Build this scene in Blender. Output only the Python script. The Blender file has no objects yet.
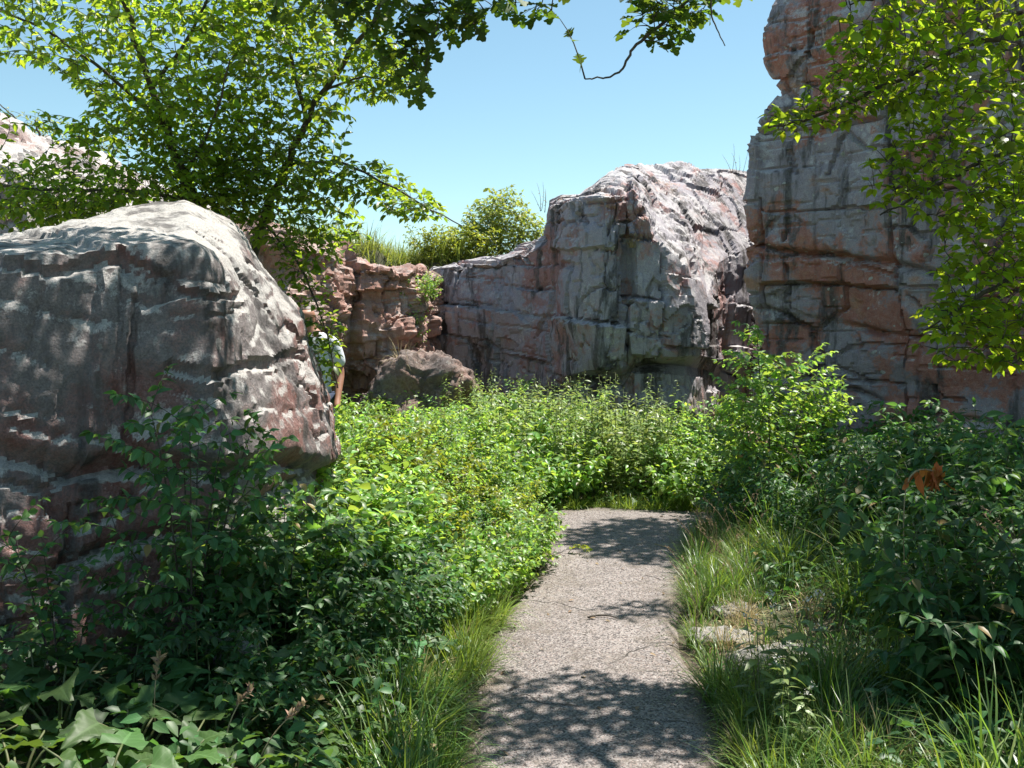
import bpy, math, random
import numpy as np
from mathutils import Vector, Matrix

R = math.radians
sc = bpy.context.scene
rng = np.random.default_rng(7)
random.seed(7)

# ------------------------------------------------------------------ camera, sky, sun, exposure
FPX, CX, CY, HOR = 995.0, 512.0, 384.0, 340.0
CAMZ = 1.6
PITCH = math.atan((CY - HOR) / FPX)
cam_d = bpy.data.cameras.new('camera'); cam = bpy.data.objects.new('camera', cam_d)
sc.collection.objects.link(cam); sc.camera = cam
cam.location = (0, 0, CAMZ); cam.rotation_euler = (math.pi / 2 - PITCH, 0, 0)
cam_d.sensor_width = 36.0; cam_d.lens = 36.0 * FPX / 1024.0
cam_d.clip_start = 0.05; cam_d.clip_end = 2000

SUN_AZ, SUN_EL = R(52), R(67)          # azimuth clockwise from +Y (view direction)
SUN = np.array([math.cos(SUN_EL) * math.sin(SUN_AZ), math.cos(SUN_EL) * math.cos(SUN_AZ), math.sin(SUN_EL)])
w = bpy.data.worlds.new('World'); sc.world = w; w.use_nodes = True
nt = w.node_tree; bg = nt.nodes['Background']
sky = nt.nodes.new('ShaderNodeTexSky'); sky.sky_type = 'NISHITA'; sky.sun_disc = False
sky.sun_elevation = SUN_EL; sky.sun_rotation = SUN_AZ
sky.air_density = 1.0; sky.dust_density = 0.15; sky.ozone_density = 2.0; sky.altitude = 300
tint = nt.nodes.new('ShaderNodeMix'); tint.data_type = 'RGBA'; tint.blend_type = 'MULTIPLY'; tint.inputs[0].default_value = 1.0
tint.inputs[7].default_value = (1.02, 1.12, 0.95, 1)      # humid summer air: a slightly cyan sky
nt.links.new(sky.outputs[0], tint.inputs[6]); nt.links.new(tint.outputs[2], bg.inputs[0]); bg.inputs[1].default_value = 0.088
sl = bpy.data.lights.new('sun', 'SUN'); sl.energy = 5.0; sl.angle = R(0.53); sl.color = (1.0, 0.95, 0.86)
so = bpy.data.objects.new('sun', sl); sc.collection.objects.link(so)
so.rotation_euler = Vector(SUN).to_track_quat('Z', 'Y').to_euler()
vs = sc.view_settings; vs.view_transform = 'Standard'; vs.look = 'None'; vs.gamma = 1; vs.exposure = 1.0
vs.use_curve_mapping = False
sc.cycles.max_bounces = 8; sc.cycles.diffuse_bounces = 3; sc.cycles.transmission_bounces = 4
sc.cycles.glossy_bounces = 2; sc.cycles.transparent_max_bounces = 4

# ------------------------------------------------------------------ helpers
cp, sp = math.cos(PITCH), math.sin(PITCH)
def at(px, py, Y):
    """world point seen at pixel px, py at world distance Y"""
    x = (px - CX) / FPX; y = (CY - py) / FPX
    t = Y / (cp + y * sp)
    return np.array([x * t, Y, CAMZ + t * (y * cp - sp)])
def proj(P):
    P = np.asarray(P, float); d = P - np.array([0, 0, CAMZ])
    f = d[..., 1] * cp - d[..., 2] * sp; u = d[..., 1] * sp + d[..., 2] * cp
    return CX + FPX * d[..., 0] / f, CY - FPX * u / f

def nrm(v):
    v = np.asarray(v, float); return v / (np.linalg.norm(v, axis=-1, keepdims=True) + 1e-9)

def h3(ix, iy, iz, s):
    n = (ix.astype(np.int64) * 73856093) ^ (iy.astype(np.int64) * 19349663) ^ (iz.astype(np.int64) * 83492791) ^ (s * 2654435)
    n = (n ^ (n >> 13)) * 1274126177 & 0x7fffffff
    n = (n ^ (n >> 16)) * 668265263 & 0x7fffffff
    n = n ^ (n >> 15)
    return (n & 0xffffff) / float(0xffffff)
def vnoise(p, s=0):
    i = np.floor(p); f = p - i; f = f * f * (3 - 2 * f); i = i.astype(np.int64)
    r = 0
    for dx in (0, 1):
        for dy in (0, 1):
            for dz in (0, 1):
                wgt = (f[:, 0] if dx else 1 - f[:, 0]) * (f[:, 1] if dy else 1 - f[:, 1]) * (f[:, 2] if dz else 1 - f[:, 2])
                r = r + wgt * h3(i[:, 0] + dx, i[:, 1] + dy, i[:, 2] + dz, s)
    return r * 2 - 1
def fbm(p, oct=4, s=0, g=0.5):
    a, r, q = 1.0, 0, np.array(p, float)
    for k in range(oct):
        r = r + a * vnoise(q, s + k); q = q * 2.03 + 7.1; a *= g
    return r
def blocks(p, s=0, jit=0.8):
    """random facet height per Voronoi block, plus distance to the joint between blocks"""
    i = np.floor(p).astype(np.int64); N = len(p)
    f1 = np.full(N, 9.0); f2 = np.full(N, 9.0); val = np.zeros(N)
    for dx in (-1, 0, 1):
        for dy in (-1, 0, 1):
            for dz in (-1, 0, 1):
                c = i + np.array([dx, dy, dz])
                o = np.stack([h3(c[:, 0], c[:, 1], c[:, 2], s + k) for k in (1, 2, 3)], 1)
                q = c + 0.5 + (o - 0.5) * jit; d = p - q
                dist = np.abs(d).max(1) * 0.85 + np.sqrt((d * d).sum(1)) * 0.15
                rv = h3(c[:, 0], c[:, 1], c[:, 2], s + 4)
                tl = np.stack([h3(c[:, 0], c[:, 1], c[:, 2], s + k) for k in (5, 6, 7)], 1) - 0.5
                v = (rv - 0.5) * 1.7 + (d * tl).sum(1) * 3.4
                near = dist < f1
                f2 = np.where(near, f1, np.minimum(f2, dist)); val = np.where(near, v, val); f1 = np.where(near, dist, f1)
    return val, f2 - f1

def facets(p, s=0):
    """continuous noise made of flat facets that meet in creases (linear interpolation over tetrahedra)"""
    i = np.floor(p).astype(np.int64); f = p - i; o = np.argsort(-f, axis=1); fs = np.take_along_axis(f, o, 1)
    c = i.copy(); r = (1 - fs[:, 0]) * h3(c[:, 0], c[:, 1], c[:, 2], s)
    for k in range(3):
        c = c.copy(); c[np.arange(len(c)), o[:, k]] += 1
        r = r + (fs[:, k] - (fs[:, k + 1] if k < 2 else 0)) * h3(c[:, 0], c[:, 1], c[:, 2], s)
    return r * 2 - 1

def bricks(u, w, s):
    """straight-jointed blocks: irregular columns along u, each cut at its own heights along w; returns height and distance to joint (in cells)"""
    z0 = np.zeros(len(u), np.int64)
    def cut(x, k, sd):
        i = np.floor(x).astype(np.int64); f = x - i
        j0 = h3(i, k, z0, sd) * 0.55; j1 = h3(i + 1, k, z0, sd) * 0.55
        lo = f < j0; idx = np.where(lo, i - 1, i); jm = h3(i - 1, k, z0, sd) * 0.55
        a = np.where(lo, i - 1 + jm, i + j0); b = np.where(lo, i + j0, i + 1 + j1)
        return idx, (x - a) / (b - a), np.minimum(x - a, b - x)
    ci, cf, ce = cut(u, z0, s)
    ri, rf, re = cut(w + h3(ci, z0, z0, s + 1) * 3, ci, s + 2)
    v = (h3(ci, ri, z0, s + 3) - 0.5) * 1.6 + (cf - 0.5) * (h3(ci, ri, z0, s + 4) - 0.5) * 1.7 + (rf - 0.5) * (h3(ci, ri, z0, s + 5) - 0.5) * 1.7
    v += 0.8 * (h3(ci, z0, z0 + 7, s + 6) - 0.5)
    return v, ce, re

class Geo:
    def __init__(s): s.V = []; s.F = []; s.U = []; s.n = 0
    def add(s, v, faces, uv=None):
        v = np.asarray(v, float).reshape(-1, 3)
        for f in faces:
            f = np.asarray(f, np.int64)
            if len(f): s.F.append(f + s.n)
        s.V.append(v); s.U.append(np.zeros((len(v), 2)) if uv is None else uv); s.n += len(v)
    def leaves(s, tpl, pos, d, n, size, wid=None):
        pos = np.asarray(pos, float); N = len(pos)
        if not N: return
        d = nrm(d); x = nrm(np.cross(d, n)); n = np.cross(x, d)
        T, faces, uv = tpl; size = np.broadcast_to(np.asarray(size, float), (N,)); 
        wid = size if wid is None else np.broadcast_to(np.asarray(wid, float), (N,))
        V = pos[:, None] + (x[:, None] * (T[None, :, 0] * wid[:, None])[..., None] + d[:, None] * (T[None, :, 1] * size[:, None])[..., None]
                            + n[:, None] * (T[None, :, 2] * size[:, None])[..., None])
        off = (np.arange(N) * len(T))[:, None, None]
        s.add(V.reshape(-1, 3), [(f[None] + off).reshape(-1, f.shape[1]) for f in faces], np.tile(uv, (N, 1)))
    def tube(s, pts, rad, k=5):
        pts = np.asarray(pts, float); n = len(pts); rad = np.broadcast_to(np.asarray(rad, float), (n,))
        t = nrm(np.gradient(pts, axis=0)); ref = np.array([0.13, 0.21, 1.0]) if abs(t[0, 2]) < 0.9 else np.array([1.0, 0.2, 0.1])
        a = nrm(np.cross(t, ref)); b = np.cross(t, a)
        ang = np.arange(k) * 2 * math.pi / k
        V = pts[:, None] + rad[:, None, None] * (a[:, None] * np.cos(ang)[None, :, None] + b[:, None] * np.sin(ang)[None, :, None])
        i = np.arange(n - 1)[:, None] * k; j = np.arange(k)[None]; j2 = (j + 1) % k
        q = np.stack([i + j, i + j2, i + k + j2, i + k + j], -1).reshape(-1, 4)
        s.add(V.reshape(-1, 3), [q, np.array([list(range(k))[::-1]]), np.array([[(n - 1) * k + m for m in range(k)]])])
    def mesh(s, name, mat, smooth=True):
        me = bpy.data.meshes.new(name)
        V = np.concatenate(s.V); me.vertices.add(len(V)); me.vertices.foreach_set('co', V.astype(np.float32).ravel())
        tot = np.concatenate([np.full(len(f), f.shape[1]) for f in s.F]); L = np.concatenate([f.ravel() for f in s.F])
        me.loops.add(len(L)); me.loops.foreach_set('vertex_index', L.astype(np.int32))
        me.polygons.add(len(tot)); st = np.concatenate([[0], np.cumsum(tot)[:-1]])
        me.polygons.foreach_set('loop_start', st.astype(np.int32))
        at_ = me.attributes.new('luv', 'FLOAT2', 'POINT'); at_.data.foreach_set('vector', np.concatenate(s.U).astype(np.float32).ravel())
        me.polygons.foreach_set('use_smooth', np.full(len(tot), smooth))
        me.update(calc_edges=True); me.validate()
        me.materials.append(mat)
        return me

def link(name, me, parent=None, loc=None):
    o = bpy.data.objects.new(name, me); sc.collection.objects.link(o)
    if parent is not None: o.parent = parent
    if loc is not None: o.location = loc
    return o
def tag(o, label=None, cat=None, group=None, kind=None):
    if label: o['label'] = label
    if cat: o['category'] = cat
    if group: o['group'] = group
    if kind: o['kind'] = kind
    return o
def empty(name, loc, rz=0, scale=1.0):
    o = bpy.data.objects.new(name, None); sc.collection.objects.link(o)
    o.location = loc; o.rotation_euler = (0, 0, rz); o.scale = (scale,) * 3
    o.empty_display_size = 0.1
    return o

# ------------------------------------------------------------------ materials
class NT:
    def __init__(s, name):
        s.m = bpy.data.materials.new(name); s.m.use_nodes = True; s.t = s.m.node_tree
        s.t.nodes.clear(); s.out = s.n('ShaderNodeOutputMaterial')
    def n(s, ty, ins=None, **kw):
        x = s.t.nodes.new(ty)
        for k, v in kw.items(): setattr(x, k, v)
        for k, v in (ins or {}).items():
            if hasattr(v, 'is_output') or isinstance(v, bpy.types.NodeSocket): s.t.links.new(v, x.inputs[k])
            else: x.inputs[k].default_value = v
        return x
    def noise(s, vec, scale, detail=4, rough=0.55, dist=0.0):
        return s.n('ShaderNodeTexNoise', {'Vector': vec, 'Scale': scale, 'Detail': detail, 'Roughness': rough, 'Distortion': dist}).outputs[0]
    def ramp(s, fac, lo, hi):
        return s.n('ShaderNodeMapRange', {0: fac, 1: lo, 2: hi, 3: 0.0, 4: 1.0}).outputs[0]
    def mix(s, fac, a, b, mode='MIX'):
        x = s.n('ShaderNodeMix', data_type='RGBA', blend_type=mode)
        for k, v in ((0, fac), (6, a), (7, b)):
            if isinstance(v, bpy.types.NodeSocket): s.t.links.new(v, x.inputs[k])
            else: x.inputs[k].default_value = v if k == 0 else (*v, 1.0)
        return x.outputs[2]
    def math(s, op, a, b=0.0):
        return s.n('ShaderNodeMath', {0: a, 1: b}, operation=op).outputs[0]
    def surf(s, sh): s.t.links.new(sh, s.out.inputs[0]); return s.m

def leaf_material(name, col, tcol, trans=0.4, rough=0.42, spec=0.5, hue=0.03, val=0.45, vein=0.25, dead=None):
    t = NT(name); g = t.n('ShaderNodeNewGeometry'); rnd = g.outputs['Random Per Island']
    oi = t.n('ShaderNodeObjectInfo').outputs['Random']
    r2 = t.math('FRACT', t.math('MULTIPLY', rnd, 17.31))
    v = t.n('ShaderNodeMapRange', {0: rnd, 1: 0.0, 2: 1.0, 3: 1 - val, 4: 1 + val}).outputs[0]
    v = t.math('MULTIPLY', v, t.n('ShaderNodeMapRange', {0: oi, 3: 0.82, 4: 1.18}).outputs[0])
    hh = t.n('ShaderNodeMapRange', {0: r2, 3: 0.5 - hue, 4: 0.5 + hue * 0.6}).outputs[0]
    uv = t.n('ShaderNodeAttribute', attribute_name='luv').outputs['Vector']
    sx = t.n('ShaderNodeSeparateXYZ', {0: uv})
    au = t.math('ABSOLUTE', sx.outputs[0])
    mid = t.math('LESS_THAN', au, 0.07)
    side = t.math('GREATER_THAN', t.math('SINE', t.math('MULTIPLY', t.math('SUBTRACT', sx.outputs[1], t.math('MULTIPLY', au, 0.28)), 44.0)), 0.9)
    vf = t.math('MULTIPLY', t.math('MAXIMUM', mid, t.math('MULTIPLY', side, 0.55)), vein)
    base = t.mix(vf, col, tuple(min(1, c * 2.2 + 0.04) for c in col))
    if dead: base = t.mix(t.math('GREATER_THAN', r2, 0.985), base, dead)
    c1 = t.n('ShaderNodeHueSaturation', {'Hue': hh, 'Saturation': 1.0, 'Value': v, 'Color': base}).outputs[0]
    c2 = t.n('ShaderNodeHueSaturation', {'Hue': hh, 'Saturation': 1.0, 'Value': v, 'Color': (*tcol, 1)}).outputs[0]
    p = t.n('ShaderNodeBsdfPrincipled', {'Base Color': c1, 'Roughness': rough, 'Specular IOR Level': spec})
    tr = t.n('ShaderNodeBsdfTranslucent', {'Color': c2})
    return t.surf(t.n('ShaderNodeMixShader', {0: trans, 1: p.outputs[0], 2: tr.outputs[0]}).outputs[0])

def simple_material(name, c1, c2, scale=20, rough=0.8, bump=0.3, stretch=(1, 1, 1)):
    t = NT(name); co = t.n('ShaderNodeTexCoord').outputs['Object']
    mp = t.n('ShaderNodeMapping', {'Vector': co, 'Scale': stretch}).outputs[0]
    f = t.noise(mp, scale, 5)
    p = t.n('ShaderNodeBsdfPrincipled', {'Base Color': t.mix(t.ramp(f, 0.35, 0.65), c1, c2), 'Roughness': rough,
            'Normal': t.n('ShaderNodeBump', {'Strength': bump, 'Distance': 0.01, 'Height': f}).outputs[0]})
    return t.surf(p.outputs[0])

def rock_material(name, red, grey, lichen, ochre, red_lo=0.45, red_hi=0.6, stain=0.5, spots=0.5, lich_lo=0.5, och=0.6, zred=None, lup=(0.25, 0.16)):
    """quartzite: pink-red stone, grey weathered skin, pale lichen, dark water stains running down"""
    t = NT(name); co = t.n('ShaderNodeTexCoord').outputs['Object']
    big = t.noise(co, 0.9, 6, 0.62, 0.4); mid = t.noise(co, 3.2, 7, 0.68, 0.3); fine = t.noise(co, 19, 8, 0.72)
    grain = t.noise(co, 110, 4, 0.7)
    up = t.n('ShaderNodeSeparateXYZ', {0: t.n('ShaderNodeNewGeometry').outputs['Normal']}).outputs[2]
    rf = t.math('ADD', t.math('MULTIPLY', big, 0.65), t.math('MULTIPLY', mid, 0.35))
    fz = t.math('SUBTRACT', t.math('ADD', t.math('MULTIPLY', fine, 0.6), t.math('MULTIPLY', grain, 0.4)), 0.5)
    rf = t.math('ADD', rf, t.math('MULTIPLY', fz, 0.35))
    if zred:      # freshly broken stone towards the foot
        zz = t.n('ShaderNodeSeparateXYZ', {0: co}).outputs[2]
        rf = t.math('ADD', rf, t.n('ShaderNodeMapRange', {0: zz, 1: zred[0], 2: zred[1], 3: zred[2], 4: 0.0}).outputs[0])
    c = t.mix(t.ramp(rf, red_lo, red_hi), grey, red)
    o2 = t.noise(t.n('ShaderNodeMapping', {'Vector': co, 'Location': (5, 3, 9), 'Scale': (1, 1, 1.8)}).outputs[0], 1.7, 6, 0.65)
    c = t.mix(t.math('MULTIPLY', t.ramp(o2, och, och + 0.1), 0.75), c, ochre)
    lm = t.noise(t.n('ShaderNodeMapping', {'Vector': co, 'Location': (15, 33, 2)}).outputs[0], 2.1, 8, 0.72, 0.5)
    lm = t.math('ADD', lm, t.math('MULTIPLY', fz, 0.45))
    lm = t.math('ADD', lm, t.math('MULTIPLY', t.math('SUBTRACT', up, lup[0]), lup[1]))
    if zred: lm = t.math('SUBTRACT', lm, t.n('ShaderNodeMapRange', {0: zz, 1: zred[0], 2: zred[1], 3: zred[2], 4: 0.0}).outputs[0])
    c = t.mix(t.math('MULTIPLY', t.ramp(lm, lich_lo, lich_lo + 0.09), 0.8), c, lichen)
    st = t.noise(t.n('ShaderNodeMapping', {'Vector': co, 'Location': (2, 8, 4), 'Scale': (1, 1, 0.16)}).outputs[0], 3.4, 6, 0.66, 0.2)
    st = t.math('ADD', st, t.math('MULTIPLY', fz, 0.3))
    c = t.mix(t.math('MULTIPLY', t.ramp(st, 0.53, 0.60), stain), c, (0.045, 0.04, 0.042))
    vo = t.n('ShaderNodeTexVoronoi', {'Vector': t.mix(0.12, co, t.n('ShaderNodeTexNoise', {'Vector': co, 'Scale': 6.0}).outputs[1]), 'Scale': 9.0})
    sp_ = t.math('MULTIPLY', t.math('LESS_THAN', vo.outputs['Distance'], t.math('MULTIPLY', t.ramp(mid, 0.45, 0.75), 0.42)), spots)
    c = t.mix(sp_, c, (0.5, 0.5, 0.47))
    c = t.mix(t.ramp(fine, 0.36, 0.72), c, t.mix(0.22, c, (0.85, 0.8, 0.78)), 'MIX')
    c = t.mix(0.85, c, t.n('ShaderNodeMix', {0: 1.0, 6: c, 7: t.n('ShaderNodeMapRange', {0: grain, 1: 0.3, 2: 0.7, 3: 0.5, 4: 1.3}).outputs[0]}, data_type='RGBA', blend_type='MULTIPLY').outputs[2])
    hgt = t.math('ADD', t.math('MULTIPLY', mid, 0.45), t.math('ADD', t.math('MULTIPLY', fine, 0.5), t.math('MULTIPLY', t.noise(co, 48, 6, 0.75), 0.16)))
    b = t.n('ShaderNodeBump', {'Strength': 0.9, 'Distance': 0.06, 'Height': hgt}).outputs[0]
    p = t.n('ShaderNodeBsdfPrincipled', {'Base Color': c, 'Roughness': 0.82, 'Specular IOR Level': 0.3, 'Normal': b})
    return t.surf(p.outputs[0])

def ground_material():
    t = NT('soil'); co = t.n('ShaderNodeTexCoord').outputs['Object']
    a = t.noise(co, 1.6, 6); b = t.noise(co, 14, 6, 0.7); g = t.noise(co, 120, 3)
    c = t.mix(t.ramp(b, 0.35, 0.7), (0.055, 0.042, 0.028), (0.16, 0.125, 0.085))
    c = t.mix(t.math('MULTIPLY', t.ramp(a, 0.42, 0.62), 0.7), c, (0.05, 0.075, 0.02))
    p = t.n('ShaderNodeBsdfPrincipled', {'Base Color': c, 'Roughness': 0.95,
            'Normal': t.n('ShaderNodeBump', {'Strength': 0.9, 'Distance': 0.03, 'Height': t.math('ADD', b, t.math('MULTIPLY', g, 0.3))}).outputs[0]})
    return t.surf(p.outputs[0])
def path_material():
    t = NT('worn_asphalt'); co = t.n('ShaderNodeTexCoord').outputs['Object']
    big = t.noise(co, 1.1, 5, 0.6); b = t.noise(co, 9, 6, 0.7)
    v1 = t.n('ShaderNodeTexVoronoi', {'Vector': co, 'Scale': 125.0}); v2 = t.n('ShaderNodeTexVoronoi', {'Vector': co, 'Scale': 210.0})
    sep = t.n('ShaderNodeSeparateColor', {0: v1.outputs['Color']})
    c = t.mix(t.ramp(big, 0.35, 0.65), (0.175, 0.152, 0.146), (0.275, 0.243, 0.232))
    c = t.mix(t.math('MULTIPLY', t.ramp(sep.outputs[0], 0.45, 0.95), 0.75), c, (0.43, 0.39, 0.375))
    c = t.mix(t.math('MULTIPLY', t.math('LESS_THAN', sep.outputs[1], 0.34), 0.85), c, (0.07, 0.062, 0.062))
    c = t.mix(t.math('MULTIPLY', t.math('GREATER_THAN', sep.outputs[2], 0.88), 0.6), c, (0.36, 0.275, 0.25))
    c = t.mix(t.math('MULTIPLY', t.ramp(t.math('ADD', t.math('MULTIPLY', b, 0.5), t.math('MULTIPLY', t.noise(co, 2.4, 6, 0.6), 0.5)), 0.49, 0.6), 0.6), c, (0.15, 0.125, 0.105))
    cr = t.n('ShaderNodeTexVoronoi', {'Vector': t.mix(0.25, co, t.n('ShaderNodeTexNoise', {'Vector': co, 'Scale': 3.0, 'Detail': 5.0}).outputs[1]), 'Scale': 0.9}, feature='DISTANCE_TO_EDGE').outputs[0]
    crm = t.math('MULTIPLY', t.math('LESS_THAN', cr, 0.005), t.ramp(t.noise(co, 2.3, 3), 0.48, 0.56))
    uu = t.n('ShaderNodeSeparateXYZ', {0: t.n('ShaderNodeAttribute', attribute_name='luv').outputs['Vector']}).outputs[0]
    ed = t.math('ADD', t.math('ABSOLUTE', uu), t.math('MULTIPLY', t.math('SUBTRACT', t.noise(co, 3.5, 6, 0.7), 0.5), 0.9))
    c = t.mix(t.math('MULTIPLY', t.ramp(ed, 0.78, 1.02), 0.8), c, t.mix(t.ramp(b, 0.35, 0.65), (0.13, 0.10, 0.07), (0.25, 0.205, 0.155)))
    c = t.mix(t.math('MULTIPLY', crm, 0.85), c, (0.04, 0.035, 0.03))
    h = t.math('SUBTRACT', t.math('ADD', t.math('MULTIPLY', v1.outputs['Distance'], -0.6), t.math('MULTIPLY', b, 0.6)), crm)
    p = t.n('ShaderNodeBsdfPrincipled', {'Base Color': c, 'Roughness': 0.9, 'Specular IOR Level': 0.3,
            'Normal': t.n('ShaderNodeBump', {'Strength': 1.0, 'Distance': 0.010, 'Height': h}).outputs[0]})
    return t.surf(p.outputs[0])

M = {}
M['soil'] = ground_material(); M['path'] = path_material()
M['boulder'] = rock_material('boulder_stone', (0.23, 0.095, 0.08), (0.21, 0.18, 0.18), (0.56, 0.54, 0.52), (0.26, 0.17, 0.10), 0.49, 0.57, 0.85, 0.35, 0.46, 0.64, (0.4, 2.1, 0.085), (0.36, 0.55))  # lichen weighted to upward faces also paints the sunlit facet lighter
M['redrock'] = rock_material('red_stone', (0.40, 0.195, 0.145), (0.37, 0.26, 0.22), (0.46, 0.37, 0.33), (0.38, 0.24, 0.14), 0.40, 0.52, 0.4, 0.3, 0.57, 0.58)
M['brownrock'] = rock_material('brown_stone', (0.22, 0.12, 0.09), (0.17, 0.12, 0.10), (0.30, 0.24, 0.20), (0.25, 0.16, 0.09), 0.45, 0.55, 0.6, 0.3, 0.6, 0.6)
M['midrock'] = rock_material('grey_stone', (0.36, 0.19, 0.175), (0.37, 0.345, 0.385), (0.52, 0.505, 0.51), (0.42, 0.27, 0.14), 0.52, 0.56, 0.95, 0.8, 0.53, 0.60)
M['tallrock'] = rock_material('purple_stone', (0.43, 0.165, 0.12), (0.345, 0.30, 0.34), (0.56, 0.54, 0.56), (0.48, 0.225, 0.115), 0.52, 0.56, 0.9, 0.95, 0.51, 0.58, (0.3, 4.2, 0.07))
M['paleslab'] = rock_material('pale_pink_stone', (0.42, 0.28, 0.25), (0.45, 0.40, 0.38), (0.55, 0.52, 0.5), (0.40, 0.28, 0.2), 0.45, 0.6, 0.25, 0.3, 0.5, 0.68)
M['stone'] = rock_material('field_stone', (0.27, 0.19, 0.165), (0.26, 0.235, 0.22), (0.34, 0.32, 0.30), (0.34, 0.27, 0.18), 0.5, 0.6, 0.25, 0.4, 0.5, 0.66)
M['bark'] = simple_material('bark', (0.05, 0.042, 0.035), (0.12, 0.10, 0.08), 9, 0.95, 0.9, (3, 3, 0.7))
M['stem'] = simple_material('green_stem', (0.07, 0.10, 0.03), (0.12, 0.12, 0.05), 30, 0.6, 0.2)
M['drystem'] = simple_material('dry_stem', (0.30, 0.22, 0.12), (0.42, 0.34, 0.2), 60, 0.8, 0.2)
M['leaf_tree'] = leaf_material('tree_leaf', (0.08, 0.155, 0.025), (0.44, 0.62, 0.04), 0.52, 0.40, 0.5, 0.025, 0.4, 0.2)
M['leaf_right'] = leaf_material('bright_leaf', (0.085, 0.165, 0.022), (0.50, 0.68, 0.03), 0.56, 0.40, 0.5, 0.03, 0.4, 0.25)
M['leaf_oak'] = leaf_material('oak_leaf', (0.045, 0.085, 0.02), (0.18, 0.30, 0.02), 0.42, 0.58, 0.35, 0.025, 0.4, 0.3)
M['leaf_shrub'] = leaf_material('shrub_leaf', (0.14, 0.27, 0.07), (0.46, 0.70, 0.08), 0.42, 0.42, 0.6, 0.03, 0.55, 0.3, (0.22, 0.13, 0.05))
M['leaf_yellow'] = leaf_material('yellow_green_leaf', (0.17, 0.22, 0.03), (0.48, 0.55, 0.04), 0.38, 0.4, 0.5, 0.03, 0.4, 0.3)
M['leaf_weed'] = leaf_material('weed_leaf', (0.19, 0.27, 0.09), (0.42, 0.55, 0.12), 0.38, 0.42, 0.5, 0.025, 0.4, 0.3)
M['leaf_dark'] = leaf_material('dark_leaf', (0.05, 0.125, 0.042), (0.16, 0.34, 0.05), 0.32, 0.46, 0.4, 0.03, 0.45, 0.3, (0.2, 0.12, 0.05))  # darker leaf for plants in shade: some shade is in the colour
M['leaf_broad'] = leaf_material('broad_leaf', (0.06, 0.125, 0.035), (0.20, 0.36, 0.04), 0.34, 0.5, 0.4, 0.02, 0.4, 0.3)
M['leaf_far'] = leaf_material('far_leaf', (0.18, 0.23, 0.06), (0.42, 0.50, 0.07), 0.38, 0.5, 0.4, 0.03, 0.4, 0.0)
M['leaf_brown'] = leaf_material('withered_leaf', (0.42, 0.17, 0.05), (0.6, 0.2, 0.02), 0.40, 0.6, 0.3, 0.02, 0.4, 0.2)
M['litter'] = leaf_material('litter_leaf', (0.26, 0.19, 0.12), (0.2, 0.14, 0.08), 0.1, 0.8, 0.2, 0.02, 0.5, 0.2)
M['grass'] = leaf_material('grass_blade', (0.135, 0.215, 0.045), (0.34, 0.47, 0.05), 0.36, 0.4, 0.5, 0.025, 0.4, 0.0)
M['grass_dark'] = leaf_material('dark_grass_blade', (0.09, 0.17, 0.04), (0.24, 0.40, 0.045), 0.34, 0.38, 0.5, 0.03, 0.45, 0.0, (0.4, 0.33, 0.18))  # darker grass for shaded verges, partly shade put into the colour
M['grass_dry'] = leaf_material('dry_grass_blade', (0.40, 0.33, 0.17), (0.4, 0.33, 0.15), 0.25, 0.6, 0.3, 0.02, 0.35, 0.0)
M['seed'] = leaf_material('seed_head', (0.33, 0.24, 0.16), (0.3, 0.22, 0.12), 0.2, 0.7, 0.2, 0.03, 0.4, 0.0)
M['flower'] = leaf_material('pale_flower', (0.7, 0.66, 0.6), (0.5, 0.48, 0.4), 0.2, 0.7, 0.2, 0.01, 0.2, 0.0)

# ------------------------------------------------------------------ leaf shapes (length along y, width along x, facing z)
def leaf_tpl(rows, droop=0.2, fold=0.22, lobes=None):
    """rows: (y, half width); midrib and two margins"""
    V, U, q, tr = [], [], [], []
    idx = []
    for y, wv in rows:
        z = -droop * y * y
        if wv == 0: V.append((0, y, z)); U.append((0, y)); idx.append((len(V) - 1,))
        else:
            b = len(V); V += [(-wv, y, z + fold * wv), (0, y, z), (wv, y, z + fold * wv)]; U += [(-1, y), (0, y), (1, y)]; idx.append((b, b + 1, b + 2))
    for a, b in zip(idx[:-1], idx[1:]):
        if len(a) == 1 and len(b) == 3: tr += [(a[0], b[1], b[0]), (a[0], b[2], b[1])]
        elif len(a) == 3 and len(b) == 1: tr += [(a[0], a[1], b[0]), (a[1], a[2], b[0])]
        else: q += [(a[0], a[1], b[1], b[0]), (a[1], a[2], b[2], b[1])]
    return np.array(V, float), [np.array(x) for x in (q, tr) if len(x)], np.array(U, float)
T_OV = leaf_tpl([(0, 0), (0.25, 0.25), (0.6, 0.24), (1, 0)], 0.22, 0.3)
T_OV2 = leaf_tpl([(0, 0), (0.12, 0.2), (0.35, 0.3), (0.62, 0.24), (0.84, 0.11), (1, 0)], 0.28, 0.3)
T_NAR = leaf_tpl([(0, 0), (0.35, 0.10), (0.7, 0.075), (1, 0)], 0.35, 0.3)
T_LO = leaf_tpl([(0, 0), (0.42, 0.28), (1, 0)], 0.2, 0.3)
T_OAK = leaf_tpl([(0, 0), (0.10, 0.05), (0.22, 0.16), (0.28, 0.07), (0.40, 0.27), (0.48, 0.24), (0.54, 0.10), (0.66, 0.36), (0.76, 0.31), (0.80, 0.20), (0.92, 0.17), (1, 0)], 0.2, 0.22)
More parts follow.
